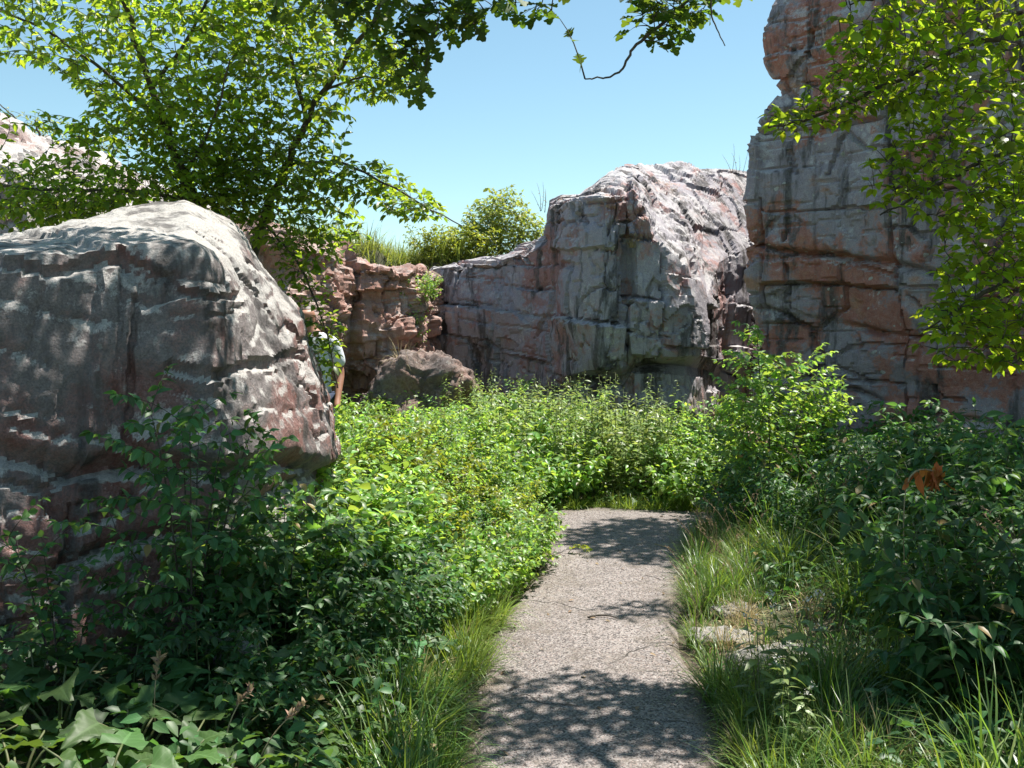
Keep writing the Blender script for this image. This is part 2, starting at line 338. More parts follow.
def heart_tpl(seed):
    r = np.random.default_rng(seed); nr, nc = 11, 9; V = []; U = []
    for i in range(nr):
        y = i / (nr - 1)
        wv = 0.36 * (1 - y ** 2.4) ** 0.75 * (0.72 + 0.75 * math.exp(-((y - 0.22) / 0.28) ** 2)) + 0.004
        for j in range(nc):
            u = j / (nc - 1) * 2 - 1
            yy = y - 0.20 * abs(u) ** 1.5 * (1 - y) ** 1.3
            ruff = 0.06 * u * u * math.sin(7 * y * 3 + 2 * math.copysign(1, u) + r.random() * 1.4)
            z = -0.35 * yy * yy + 0.10 * abs(u) ** 1.2 - 0.14 * u * u * y + ruff + 0.012 * math.cos(26 * (y - 0.3 * abs(u)))
            V.append((u * wv * (1 + 0.07 * math.sin(19 * y + seed) * abs(u)), yy, z)); U.append((u, y))
    q = [(i * nc + j, i * nc + j + 1, (i + 1) * nc + j + 1, (i + 1) * nc + j) for i in range(nr - 1) for j in range(nc - 1)]
    return np.array(V), [np.array(q)], np.array(U)
T_HEART = [heart_tpl(k) for k in range(4)]
def blade_tpl(bend):
    V = []; U = []; x = z = y = 0
    n = 5
    for i in range(n + 1):
        f = i / n; a = bend * f ** 1.3
        if i: y += math.cos(a) / n; z -= math.sin(a) / n
        wv = 0.5 * (1 - f ** 2.2) + 0.02
        V += [(-wv, y, z), (wv, y, z)]; U += [(-1, f), (1, f)]
    q = [(2 * i, 2 * i + 1, 2 * i + 3, 2 * i + 2) for i in range(n)]
    return np.array(V), [np.array(q)], np.array(U)
T_BLADE = [blade_tpl(b) for b in (0.4, 0.9, 1.5, 2.1)]

# ------------------------------------------------------------------ terrain
EL = np.array([(-30, -.6), (-3, -.30), (2.5, -.17), (3.72, -.16), (4.42, -.19), (5.13, -.11), (6.12, .0), (6.7, .14), (7.24, .25), (8.5, .28), (9.25, .30)])
ER = np.array([(-30, .6), (-3, .75), (2.5, .72), (3.72, .79), (4.42, .87), (5.13, .90), (6.12, 1.06), (7.24, 1.30), (8.0, 1.5), (8.45, 1.75)])
def xl(y): return np.interp(y, EL[:, 0], EL[:, 1])
def xr(y): return np.interp(y, ER[:, 0], ER[:, 1])
CANYON = np.array([(-16, -80), (-13, -5), (-10, 5), (-8, 9.2), (-5, 12.6), (-2.9, 14.1), (-1.9, 15.0), (-1.35, 16.3), (0.4, 16.6), (1.2, 17.4), (5.0, 17.2), (6.6, 13.2), (7.6, 10.4), (11, 8.5), (16, 4), (20, -80)], float)
def inside_poly(x, y, P):
    c = np.zeros(np.shape(x), bool)
    for (x0, y0), (x1, y1) in zip(P, np.roll(P, -1, 0)):
        c ^= ((y0 > y) != (y1 > y)) & (x < (x1 - x0) * (y - y0) / (y1 - y0 + 1e-12) + x0)
    return c
def dist_poly(x, y, P):
    d = np.full(np.shape(x), 1e9)
    for (x0, y0), (x1, y1) in zip(P, np.roll(P, -1, 0)):
        ex, ey = x1 - x0, y1 - y0; t = np.clip(((x - x0) * ex + (y - y0) * ey) / (ex * ex + ey * ey), 0, 1)
        d = np.minimum(d, np.hypot(x - x0 - t * ex, y - y0 - t * ey))
    return d
def gz(x, y):
    x = np.asarray(x, float); y = np.asarray(y, float)
    dl = np.clip(xl(y) - x, 0, None); dr = np.clip(x - xr(y), 0, None)
    far = np.clip((y - 9.4) / 3.0, 0, 1)
    p = np.stack([x.ravel() * 0.9, y.ravel() * 0.9, np.zeros(x.size)], 1)
    nz = fbm(p, 3, 11).reshape(x.shape)
    off = np.clip(np.maximum(dl, dr) / 0.5, 0, 1)
    off = np.maximum(off, far)
    h = 0.10 * np.clip(dl, 0, 3.0) * np.clip(dl / 0.8, 0, 1) + 0.13 * np.clip(dr, 0, 3.0) * np.clip(dr / 0.8, 0, 1) + 0.3 * far
    h = np.minimum(h, 0.45) + off * (0.03 + 0.05 * nz)
    s = inside_poly(x, y, CANYON); d = np.where(s, 0, dist_poly(x, y, CANYON))
    H = np.interp(x, [-12, -6, -4, -1.5, 0.3, 1.0, 3.0, 6], [3.6, 3.5, 3.0, 2.85, 2.75, 3.9, 4.3, 4.9])
    k = np.clip(d / 0.5, 0, 1); k = k * k * (3 - 2 * k)
    return h * (1 - k) + k * (H + 0.15 * nz + np.clip(d - 0.5, 0, 30) * 0.01)
def gz1(x, y): return float(gz(np.array([x]), np.array([y]))[0])
def ground_px(px, py):
    Y = 5.0
    for _ in range(30):
        a, b = at(px, py, 1.0), at(px, py, 2.0); dz = b[2] - a[2]
        X = a[0] * Y; Yn = (gz1(X, Y) - CAMZ) / dz if dz < -1e-6 else 30
        Y = 0.5 * Y + 0.5 * min(max(Yn, 1), 30)
    return at(px, py, Y)

xs = np.unique(np.concatenate([np.linspace(-400, -12, 26), np.linspace(-12, -4, 60), np.linspace(-4, 5, 190), np.linspace(5, 12, 50), np.linspace(12, 400, 26)]))
ys = np.unique(np.concatenate([np.linspace(-200, -2, 26), np.linspace(-2, 2.4, 30), np.linspace(2.4, 12, 190), np.linspace(12, 22, 90), np.linspace(22, 600, 30)]))
X, Yg = np.meshgrid(xs, ys); Z = gz(X, Yg)
def grid_geo(P, uv=None):
    r, c = P.shape[:2]; g = Geo(); i = np.arange(r - 1)[:, None] * c; j = np.arange(c - 1)[None]
    g.add(P.reshape(-1, 3), [np.stack([i + j, i + j + 1, i + c + j + 1, i + c + j], -1).reshape(-1, 4)], uv); return g
tag(link('ground', grid_geo(np.stack([X, Yg, Z], -1)).mesh('ground', M['soil'])), 'brown soil floor of the quarry hollow rising to the clifftop', 'ground', kind='structure')

# path: a strip with an uneven edge that bends away to the right at its end
yy = np.linspace(-6, 8.3, 260); rows = []
for y in yy:
    wob = 0.02 * math.sin(y * 3.3) + 0.01 * math.sin(y * 9.1 + 1)
    a, b = xl(y) + wob, xr(y) + 0.02 * math.sin(y * 2.9 + 2) + 0.01 * math.sin(y * 8.7)
    rows.append([(a + (b - a) * k / 16, y) for k in range(17)])
pl, pr = rows[-1][0], rows[-1][-1]
ctr = np.array([2.35, 8.0])                                   # the bend
for k in range(1, 40):
    f = k / 39
    left = np.array([np.interp(f, [0, .25, .5, 1], [pl[0], .31, .75, 2.6]), np.interp(f, [0, .25, .5, 1], [8.3, 9.1, 9.3, 8.85])])
    right = np.array([np.interp(f, [0, .5, 1], [pr[0], 1.75, 2.5]), np.interp(f, [0, .5, 1], [8.3, 8.25, 7.7])])
    left[1] += 0.02 * math.sin(k * 1.7)
    rows.append([tuple(left + (right - left) * j / 16) for j in range(17)])
P2 = np.array(rows)
PZ = gz(P2[..., 0], P2[..., 1])
u = np.abs(np.linspace(-1, 1, 17))[None]
PZ = np.maximum(PZ, 0) * 0.0 + 0.035 + 0.008 * (1 - u ** 2) - 0.05 * (u > 0.99)
def on_path(x, y, m=0.0):
    x = np.asarray(x); y = np.asarray(y)
    a = (x > xl(y) - m) & (x < xr(y) + m) & (y < 8.5)
    b = (y >= 8.0) & (y < np.interp(x, [.2, .31, .75, 2.6], [8.6, 9.15, 9.3, 8.85]) + m) & (x > 0.24 - m) & (x < 2.6) & (y > np.interp(x, [1.5, 1.75, 2.5], [8.2, 8.25, 7.7]))
    return a | b
tag(link('path', grid_geo(np.concatenate([P2, PZ[..., None]], -1), np.stack([np.tile(np.linspace(-1, 1, 17), len(rows)), np.repeat(np.linspace(0, 1, len(rows)), 17)], 1)).mesh('path', M['path'])), 'worn grey asphalt footpath curving between the grassy banks', 'path', kind='structure')

# ------------------------------------------------------------------ rock
def dense(net, step, maxn=60):
    net = np.array(net, float); r, c = net.shape[:2]
    nr = [int(np.clip(np.linalg.norm(net[i + 1] - net[i], axis=-1).mean() / step, 1, maxn)) for i in range(r - 1)]
    nc = [int(np.clip(np.linalg.norm(net[:, j + 1] - net[:, j], axis=-1).mean() / step, 1, maxn)) for j in range(c - 1)]
    ti = np.concatenate([[i + k / n for k in range(n)] for i, n in enumerate(nr)] + [[r - 1]])
    tj = np.concatenate([[j + k / n for k in range(n)] for j, n in enumerate(nc)] + [[c - 1]])
    i0 = np.minimum(ti.astype(int), r - 2); j0 = np.minimum(tj.astype(int), c - 2); fi = (ti - i0)[:, None, None]; fj = (tj - j0)[None, :, None]
    A = net[i0][:, j0]; B = net[i0][:, j0 + 1]; C = net[i0 + 1][:, j0]; D = net[i0 + 1][:, j0 + 1]
    return A * (1 - fi) * (1 - fj) + B * (1 - fi) * fj + C * fi * (1 - fj) + D * fi * fj
def grid_normals(P, blur=6, flip=1):
    du = np.gradient(P, axis=1); dv = np.gradient(P, axis=0); N = nrm(np.cross(du, dv)) * flip
    for _ in range(blur):
        for ax in (0, 1):
            Np = np.pad(N, [(1, 1) if k == ax else (0, 0) for k in range(3)], mode='edge')
            N = (np.take(Np, range(0, N.shape[ax]), ax) + 2 * N + np.take(Np, range(2, N.shape[ax] + 2), ax)) / 4
    return nrm(N)
def rot_mat(ax, ay, az): return np.array(Matrix.Rotation(az, 3, 'Z') @ Matrix.Rotation(ay, 3, 'Y') @ Matrix.Rotation(ax, 3, 'X'))
def rough_(p, s): return 0.5 + 0.8 * np.clip(fbm(p * 0.9, 2, s + 81) + 0.4, 0, 1)
def rock_disp(p, s, size=(0.6, 0.6, 0.4), amp=0.12, rot=(0, 0, 0), fine=0.02, bed=0.0, joints=(), crack=0.05, second=0.45, micro=1.0, facet=0.1, fsize=1.0, brick=None):
    p = np.asarray(p); q = p @ rot_mat(*rot)
    wq = q + 0.05 * np.stack([fbm(q * 1.1, 2, s + 20), fbm(q * 1.1, 2, s + 30), fbm(q * 1.1, 2, s + 40)], 1)
    S = np.array(size)
    v, e = blocks(wq / S, s); v2, e2 = blocks(wq / S * 2.3 + 3.3, s + 9)
    v3, e3 = blocks((wq + 0.02 * fbm(q * 5, 2, s + 44)[:, None]) / S * 5.3 + 1.3, s + 15); v4, e4 = blocks(wq / S * 12.0 + 4.3, s + 25)
    rough = 0.15 + 0.85 * np.clip(fbm(p * 0.8, 2, s + 80) + 0.5, 0, 1)          # some faces broken, others smooth
    fq = (q @ rot_mat(0.5, 0.4, 0.9) + 0.03 * fbm(q * 2.0, 2, s + 48)[:, None]) / (S * fsize)
    fc = facet * (facets(fq, s + 1) + 0.5 * facets(fq * 2.3 @ rot_mat(0.9, 0.2, 0.3) + 5.1, s + 2) + 0.24 * facets(fq * 5.1 @ rot_mat(0.2, 0.7, 0.5) + 2.7, s + 3) + 0.11 * rough_(p, s) * facets(fq * 11.3 @ rot_mat(0.6, 0.3, 0.2) + 8.7, s + 4)
                  + 0.055 * rough_(p, s) * facets(fq * 23.0 @ rot_mat(0.1, 0.8, 0.2) + 1.7, s + 5))
    d = fc + amp * v + amp * second * v2 + micro * amp * second * (0.5 * rough * v3 + 0.22 * rough * v4)
    d -= crack * (e < 0.035) * (fbm(p * 1.3, 2, s + 90) > -0.1) + crack * 0.4 * (e2 < 0.05) * (fbm(p * 1.9, 2, s + 95) > 0.05)
    d += fine * 0.6 * fbm(p * 9, 4, s + 50, 0.6) + 1.5 * fine * fbm(p * 1.2, 2, s + 60)
    if brick:
        bu, bw, ba, bdir = brick
        pw = q + 0.025 * np.stack([fbm(q * 1.7, 2, s + 51), fbm(q * 1.7, 2, s + 52), fbm(q * 1.7, 2, s + 53)], 1)
        U = (pw @ np.array(bdir)); Wz = pw[:, 2]
        v1, a1, c1 = bricks(U / bu, Wz / bw, s + 5); v2_, a2, c2 = bricks(U / bu * 2.6 + 9.3, Wz / bw * 2.6 + 4.4, s + 6); v3_, a3, c3 = bricks(U / bu * 6.3 + 2.3, Wz / bw * 6.3 + 1.4, s + 7)
        m2 = np.clip(fbm(p * 0.9, 2, s + 54) * 1.5 + 0.55, 0, 1); m3 = np.clip(fbm(p * 1.3, 2, s + 55) * 1.6 + 0.3, 0, 1)
        d += ba * (v1 + 0.36 * m2 * v2_ + 0.15 * m3 * v3_)
        op = fbm(p * 0.8, 2, s + 56) > 0.08
        d -= crack * op * ((a1 * bu < 0.022) | (c1 * bw < 0.022)) + 0.4 * crack * (m2 > 0.5) * ((a2 * bu / 2.6 < 0.018) | (c2 * bw / 2.6 < 0.018))
    if bed:
        zz = wq[:, 2] / 0.27; i = np.floor(zz); hsh = h3(i, i * 0, i * 0 + s, s) - 0.5
        fr = zz - i; d += bed * hsh * 2 - bed * 0.9 * np.clip(1 - np.minimum(fr, 1 - fr) / 0.07, 0, 1) * (fbm(p * 0.9, 2, s + 97) > -0.1)
    for n, o, wd, dp, stp in joints:      # single open joints: plane normal, offset, width, depth, step across
        dd = p @ np.array(n) - o + 0.05 * fbm(p * 2.2, 3, s + 70) ; d += -dp * np.exp(-(dd / wd) ** 2) * np.clip(0.6 + fbm(p * 1.1, 2, s + 75), 0.1, 1) + stp * np.tanh(dd / 0.03) * 0.5
    return d
def rock(name, net, mat, step, seed, flip=1, calm=0.0, maxn=60, sharp=13, **kw):
    P = dense(net, step, maxn); N = grid_normals(P, 8, flip); sh = P.shape
    D = rock_disp(P.reshape(-1, 3), seed, **kw).reshape(sh[:2]) * (1 - calm * np.clip(N[..., 2] * 1.6 - 0.2, 0, 1))
    me = grid_geo(P + N * D[..., None]).mesh(name, mat); me.set_sharp_from_angle(angle=R(sharp))
    return link(name, me)
def pt(px, py, Y): return at(px, py, Y)

# --- the big boulder on the left (columns left to right, rows bottom to top, then over the back)
cols = [
 [(-330, 760, 5.2), (-320, 560, 5.3), (-310, 450, 5.5), (-300, 330, 5.7), (-290, 295, 6.3)],
 [(-150, 790, 3.8), (-140, 560, 3.95), (-135, 430, 4.2), (-130, 300, 4.28), (-125, 262, 5.8)],
 [(-20, 760, 3.85), (-5, 560, 3.95), (0, 440, 4.12), (0, 262, 4.26), (0, 243, 5.8)],
 [(60, 730, 3.95), (55, 560, 4.05), (52, 430, 4.22), (52, 256, 4.36), (62, 237, 5.9)],
 [(135, 690, 4.15), (128, 540, 4.3), (122, 420, 4.44), (118, 250, 4.56), (120, 221, 6.0)],
 [(236, 600, 4.42), (218, 470, 4.48), (201, 360, 4.55), (190, 256, 4.66), (184, 208, 6.1)],
 [(290, 590, 5.15), (278, 470, 5.2), (256, 360, 5.3), (230, 266, 5.5), (222, 224, 6.25)],
 [(326, 580, 5.85), (326, 465, 5.9), (304, 378, 6.0), (276, 306, 6.15), (248, 266, 6.4)],
]
net = []
C = [[pt(*q) for q in c] for c in cols]
for c in C: c.insert(0, np.array([c[0][0] + 0.0, c[0][1] + 0.15, -0.4]))
for c in C:
    b = c[5]; c += [b + np.array([0.0, 0.75, -0.55]), np.array([b[0], b[1] + 1.3, -0.3])]
last = [q + np.array([-0.1, 0.9, 0.0]) * np.array([1, 1, 1]) for q in C[-1]]; last[5] = last[5] + np.array([0.0, -0.2, -0.3])
C.append(last)
net = [[C[j][i] for j in range(len(C))] for i in range(len(C[0]))]
jb = [((0.12, 0.1, 1), at(60, 458, 4.1) @ np.array((0.12, 0.1, 1)), 0.035, 0.10, 0.08),
      ((-0.1, 0.0, 1), at(60, 555, 4.05) @ np.array((-0.1, 0.0, 1)), 0.03, 0.07, 0.03)]
b = rock('boulder', net, M['boulder'], 0.018, 3, 1, 0.3, size=(0.95, 0.95, 0.75), brick=(1.35, 1.0, 0.020, (0.95, 0.3, 0.0)), sharp=40, amp=0.0, second=0.3, micro=0.0, fine=0.014, facet=0.065, fsize=1.15, joints=jb, rot=(0.2, 0.25, 0.5), crack=0.03, maxn=90)
tag(b, 'huge pale grey boulder with reddish lower face beside the path', 'boulder')

# --- tall cliff on the right, leaning out at the top
rowz = [(-60, 800), (-12, 780), (15, 772), (42, 770), (66, 775), (92, 788), (116, 764), (145, 750), (200, 748), (270, 749), (330, 751), (380, 754), (430, 758), (520, 760)]
net = []
for py, ex in rowz:
    e = pt(ex, py, 12.4); z = e[2]
    ov = np.interp(py, [-60, 40, 95, 120, 400, 520], [-0.05, -0.05, 0.22, 0.05, 0.0, -0.1])
    led = np.interp(py, [200, 300, 335, 350, 420], [0.0, -0.08, -0.12, 0.12, 0.0])
    r_ = [np.array([e[0] + 3.2, 18.9, z]), np.array([e[0] + 2.6, 15.6, z]), np.array([e[0] + 1.3, 13.7, z]), e,
          np.array([3.85 + 0.06 * math.sin(py), 11.75 + ov, z]), np.array([4.45, 10.9 + ov + led, z]), np.array([5.2, 9.9 + ov + led, z]), np.array([6.6, 8.6, z]), np.array([9.0, 7.6, z])]
    net.append(r_)
for q, dz in zip(net[0], (0.1, 0.1, 0.0, 0.0, 0.1, 0.2, 0.3, 0.3, 0.3)): q[2] += dz
top = [q + np.array([0.9, 0.9, 0.15]) for q in net[0]]; top2 = [q + np.array([3.0, 2.5, -0.2]) for q in net[0]]
net = [top2, top] + net
net = net[::-1]
bd = nrm(np.array((0.16, -0.10, 1.0)))
jr = [(tuple(bd), float(at(850, 327, 11.4) @ bd), 0.04, 0.22, 0.06), (tuple(bd), float(at(850, 258, 11.4) @ bd), 0.035, 0.16, 0.05),
      (tuple(bd), float(at(850, 392, 11.4) @ bd), 0.035, 0.14, -0.04), (tuple(bd), float(at(850, 116, 11.4) @ bd), 0.03, 0.10, 0.0)]
o = rock('cliff', net, M['tallrock'], 0.024, 21, 1, brick=(1.55, 0.92, 0.085, (0.85, -0.53, 0.0)), size=(1.1, 1.1, 0.9), amp=0.0, micro=0.0, second=0.4, fine=0.008, facet=0.065, rot=(0.12, -0.14, 0.35), joints=jr, crack=0.06, maxn=110)
tag(o, 'tall purple and red cliff leaning out over the right bank', 'cliff', kind='structure')

# --- grey buttress at the back, its top a sunlit slope
def col(px, Y, lip, mid, skyl, dY=2.6, base_in=0.25, low=372, under=0.45, sx=0):
    """one column of the back wall: base, undercut, lower lip, face, lip, slope, skyline, back"""
    e = [pt(px, 470, Y + base_in), pt(px, 420, Y + base_in), pt(px, low + 24, Y + base_in), pt(px, low + 14, Y + under), pt(px, low, Y), pt(px, 0.55 * low + 0.45 * lip, Y - 0.06), pt(px + sx * 0.0, lip, Y + 0.1),
         pt(px + sx * 0.5, mid, Y + dY * 0.5), pt(px + sx, skyl, Y + dY)]
    s_ = e[-1]; return e + [s_ + np.array([0.3, 1.2, -0.1]), s_ + np.array([0.3, 3.0, -0.9])]
CL = [col(420, 16.6, 277, 274, 271, 0.7, 0.1, 385, 0.1), col(432, 15.9, 268, 266, 264, 0.7, 0.1, 385, 0.1), col(455, 15.5, 266, 264, 262, 0.7, 0.1, 385, 0.1), col(475, 15.3, 263, 261, 259, 0.6, 0.1, 385, 0.1),
      col(500, 15.0, 258, 256, 254, 0.6, 0.1, 385, 0.1), col(524, 14.6, 252, 249, 246, 0.6, 0.1, 385, 0.12), col(545, 14.2, 244, 240, 236, 0.7, 0.15, 384, 0.2), col(551, 13.95, 212, 207, 203, 1.0, 0.2, 382, 0.3), col(562, 13.5, 204, 200, 197, 1.2, 0.25, 376, 0.5),
      col(580, 13.05, 200, 197, 194, 1.4, 0.3, 372, 0.55), col(601, 12.75, 196, 186, 178, 1.8, 0.3, 368, 0.6), col(621, 12.72, 195, 178, 163, 2.4, 0.3, 366, 0.55), col(627, 13.0, 196, 178, 161, 2.3, 0.2, 366, 0.3),
      col(633, 12.72, 192, 176, 160, 2.8, 0.3, 352, 0.55), col(655, 12.62, 240, 200, 163, 3.4, 0.35, 350, 0.6), col(684, 12.75, 268, 214, 164, 3.4, 0.3, 352, 0.5), col(703, 13.2, 300, 226, 165, 3.0, 0.3, 356, 0.4),
      col(720, 14.0, 262, 212, 165, 2.3, 0.3, 360, 0.3), col(745, 14.9, 248, 205, 167, 1.6, 0.2, 360, 0.2), col(775, 15.6, 240, 205, 172, 1.2, 0.1, 360, 0.1), col(830, 15.9, 236, 205, 180, 1.2, 0.1, 360, 0.1)]
net = [[CL[j][i] for j in range(len(CL))] for i in range(len(CL[0]))]
o = rock('cliff', net, M['midrock'], 0.026, 41, 1, 0.35, brick=(0.62, 0.85, 0.085, (0.93, 0.36, 0.0)), size=(0.85, 0.85, 0.95), amp=0.0, micro=0.0, fine=0.008, facet=0.06, rot=(0.06, 0.10, 0.25), crack=0.07, maxn=130, second=0.4)
tag(o, 'grey cracked cliff buttress at the back with sunlit sloping top', 'cliff', kind='structure')

# --- red cliff left of it
def colr(px, Y, top, foot=0.3, k=0.0):
    e = [pt(px, 470, Y + 0.4), pt(px, 418, Y + 0.4), pt(px, 384, Y + foot), pt(px, 372, Y + k), pt(px, 330, Y - 0.1), pt(px, 300, Y + 0.12), pt(px, top + 6, Y + 0.12), pt(px + 6, top, Y + 0.5)]
    s_ = e[-1]; return e + [s_ + np.array([-0.1, 1.0, -0.02]), s_ + np.array([-0.1, 2.4, -0.8])]
CL = [colr(200, 11.2, 214), colr(245, 11.7, 224), colr(285, 12.1, 235), colr(318, 12.5, 244, 0.35), colr(336, 12.7, 251, 0.4), colr(350, 13.25, 258, 0.5), colr(362, 13.1, 262, 0.5), colr(392, 13.3, 266, 0.6), colr(409, 13.5, 268, 0.5), colr(418, 14.4, 274, 0.2), colr(430, 15.4, 284, 0.2), colr(445, 16.6, 290, 0.1)]
net = [[CL[j][i] for j in range(len(CL))] for i in range(len(CL[0]))]
o = rock('cliff', net, M['redrock'], 0.028, 61, 1, brick=(0.5, 0.42, 0.11, (0.8, 0.6, 0.0)), size=(0.55, 0.55, 0.42), amp=0.03, micro=0.5, fine=0.010, facet=0.08, rot=(0.1, -0.08, 0.4), crack=0.06, bed=0.03, maxn=90)
tag(o, 'broken brick red cliff wall behind the boulder', 'cliff', kind='structure')

# --- pale slab on the skyline far left
def cols_(px, Y, top):
    e = [pt(px, 420, Y), pt(px, 300, Y), pt(px, top + 50, Y + 0.3), pt(px, top + 12, Y + 1.1), pt(px, top, Y + 2.0)]
    s_ = e[-1]; return e + [s_ + np.array([0, 1.5, -0.3]), s_ + np.array([0, 4, -1.4])]
CL = [cols_(-260, 8.5, 30), cols_(-150, 9.0, 70), cols_(-60, 9.6, 98), cols_(0, 10.0, 112), cols_(22, 10.1, 122), cols_(28, 10.1, 128), cols_(55, 10.3, 138), cols_(85, 10.6, 149), cols_(112, 10.8, 166), cols_(160, 11.1, 186), cols_(220, 11.6, 212)]
net = [[CL[j][i] for j in range(len(CL))] for i in range(len(CL[0]))]
o = rock('cliff', net, M['paleslab'], 0.045, 81, 1, size=(0.9, 0.9, 0.5), amp=0.05, micro=0.3, fine=0.012, facet=0.1, rot=(0.1, 0.3, 0.3), crack=0.05)
tag(o, 'pale pink rock slab sloping down on the skyline behind trees', 'cliff', kind='structure')

def blob_rock(name, loc, dims, seed, mat, rz=0.0, res=40, amp=0.10, label=None, group=None, size=0.5):
    u_ = np.linspace(0, 2 * math.pi, res * 2 + 1); v_ = np.linspace(-math.pi / 2, math.pi / 2, res)
    U_, V_ = np.meshgrid(u_, v_); p = np.stack([np.cos(V_) * np.cos(U_), np.cos(V_) * np.sin(U_), np.sin(V_)], -1)
    p = np.sign(p) * np.abs(p) ** 0.75
    q = (p * np.array(dims)).reshape(-1, 3)
    s0 = float(np.mean(dims))
    d = rock_disp(q / s0 + seed * 3.1, seed, size=(size * 1.3, size * 1.3, size), amp=amp * 0.4, micro=0.3, facet=amp * 1.4, fine=amp * 0.12, crack=amp * 0.3, rot=(0.3, 0.2, rz)) * s0
    q = q + nrm(p.reshape(-1, 3)) * d[:, None]
    q = q.reshape(res, res * 2 + 1, 3); q[:, -1] = q[:, 0]
    o = link(name, grid_geo(q).mesh(name, mat), None, loc); o.rotation_euler = (0, 0, rz)
    return tag(o, label, 'boulder' if 'boulder' in name else 'stone', group)
blob_rock('boulder', pt(425, 402, 13.0), (0.62, 0.5, 0.62), 5, M['brownrock'], 0.4, 60, 0.16, 'brown broken boulder slumped at the foot of the red cliff')
blob_rock('boulder', pt(385, 410, 12.9), (0.34, 0.35, 0.30), 6, M['brownrock'], 0.9, 40, 0.16, 'small reddish rock leaning on the brown broken boulder')
blob_rock('boulder', pt(752, 446, 9.4), (0.13, 0.14, 0.14), 8, M['redrock'], 0.2, 40, 0.1, 'small pale rock behind the bushes below the tall cliff')

# ------------------------------------------------------------------ plant builders
def bez(a, c, b, n=6):
    t = np.linspace(0, 1, n)[:, None]; a, c, b = map(np.asarray, (a, c, b))
    return (1 - t) ** 2 * a + 2 * t * (1 - t) * c + t * t * b
def resample(pts, step):
    pts = np.asarray(pts, float); seg = np.linalg.norm(np.diff(pts, axis=0), axis=1); L = np.concatenate([[0], np.cumsum(seg)])
    n = max(2, int(L[-1] / step) + 1); s = np.linspace(0, L[-1], n)
    return np.stack([np.interp(s, L, pts[:, k]) for k in range(3)], 1), s / max(L[-1], 1e-6)
def leaves_along(G, r, pts, tpl, L, spacing, t0=0.3, pair=False, droop=0.35, lat=0.9, jit=0.35, grow=(1.0, 0.65), wid=1.0, tipleaf=True):
    P, t = resample(pts, spacing); tang = nrm(np.gradient(P, axis=0))
    m = t >= t0; P, t, tang = P[m], t[m], tang[m]
    if not len(P): return
    up = np.array([0, 0, 1.0]); side = nrm(np.cross(tang, up) + 1e-3)
    sg = np.where(np.arange(len(P)) % 2, 1.0, -1.0)[:, None]
    if pair:
        ph = (np.arange(len(P)) % 2)[:, None]; other = nrm(np.cross(side, tang)); side = np.where(ph, side, 0.75 * side + 0.66 * other)
        P = np.concatenate([P, P]); tang = np.concatenate([tang, tang]); side = np.concatenate([side, -side]); t = np.concatenate([t, t]); sg = 1.0
    d = tang * 0.55 + side * sg * lat + up * (-droop) + r.normal(0, jit, P.shape) * 0.6
    n = up * 1.0 + r.normal(0, jit, P.shape) * 1.3 + 0.15 * side * sg
    s = L * (grow[0] + (grow[1] - grow[0]) * t) * r.uniform(0.75, 1.2, len(P))
    G.leaves(tpl, P, d, n, s, s * wid)
    if tipleaf: G.leaves(tpl, pts[-1:], nrm(tang[len(t) // (2 if pair else 1) - 1:][:1]) * 0.8 + up * -droop * 0.5, np.array([[0.1, 0.1, 1.0]]), L * grow[1], L * grow[1] * wid)

def shrub_mesh(kind, seed, H=0.8, rad=0.4, nst=9, tw=6, tpl=T_OV2, L=0.07, spacing=0.05, lm='leaf_shrub', sm='stem', pair=True, droop=0.3, lean=0.6, twl=0.32, wid=1.0, t0=0.25, base=0.12):
    r = np.random.default_rng(seed); S, G = Geo(), Geo()
    for i in range(nst):
        a = 2 * math.pi * (i + r.uniform(-.4, .4)) / nst; rr = rad * math.sqrt(r.uniform(0.05, 1)); h = H * r.uniform(0.65, 1.05) * (1 - 0.25 * (rr / rad) ** 2)
        b = np.array([math.cos(a), math.sin(a), 0]) * rr * base; b[2] = -0.05
        tip = np.array([math.cos(a) * rr, math.sin(a) * rr, h]); c = (b + tip) / 2 + np.array([-math.cos(a), -math.sin(a), 0]) * rr * 0.2 * lean + np.array([0, 0, h * 0.22])
        st = bez(b, c, tip, 8); S.tube(st, np.linspace(0.004 + 0.003 * H, 0.0015, 8), 4)
        leaves_along(G, r, st, tpl, L, spacing, max(t0, 0.3), pair, droop, wid=wid)
        for k in range(tw):
            t = r.uniform(0.18, 0.95); p = st[min(7, int(t * 7.99))]; aa = a + r.uniform(-1.6, 1.6)
            ln = H * twl * (1.1 - 0.6 * t) * r.uniform(0.6, 1.2)
            e = p + np.array([math.cos(aa), math.sin(aa), r.uniform(0.1, 0.8)]) * ln
            q = bez(p, (p + e) / 2 + np.array([0, 0, 0.15 * ln]), e, 5); S.tube(q, np.linspace(0.0025, 0.001, 5), 3)
            leaves_along(G, r, q, tpl, L * 0.95, spacing, t0, pair, droop, wid=wid)
    return [('stem', S.mesh('stem', M[sm])), ('foliage', G.mesh('foliage', M[lm]))]

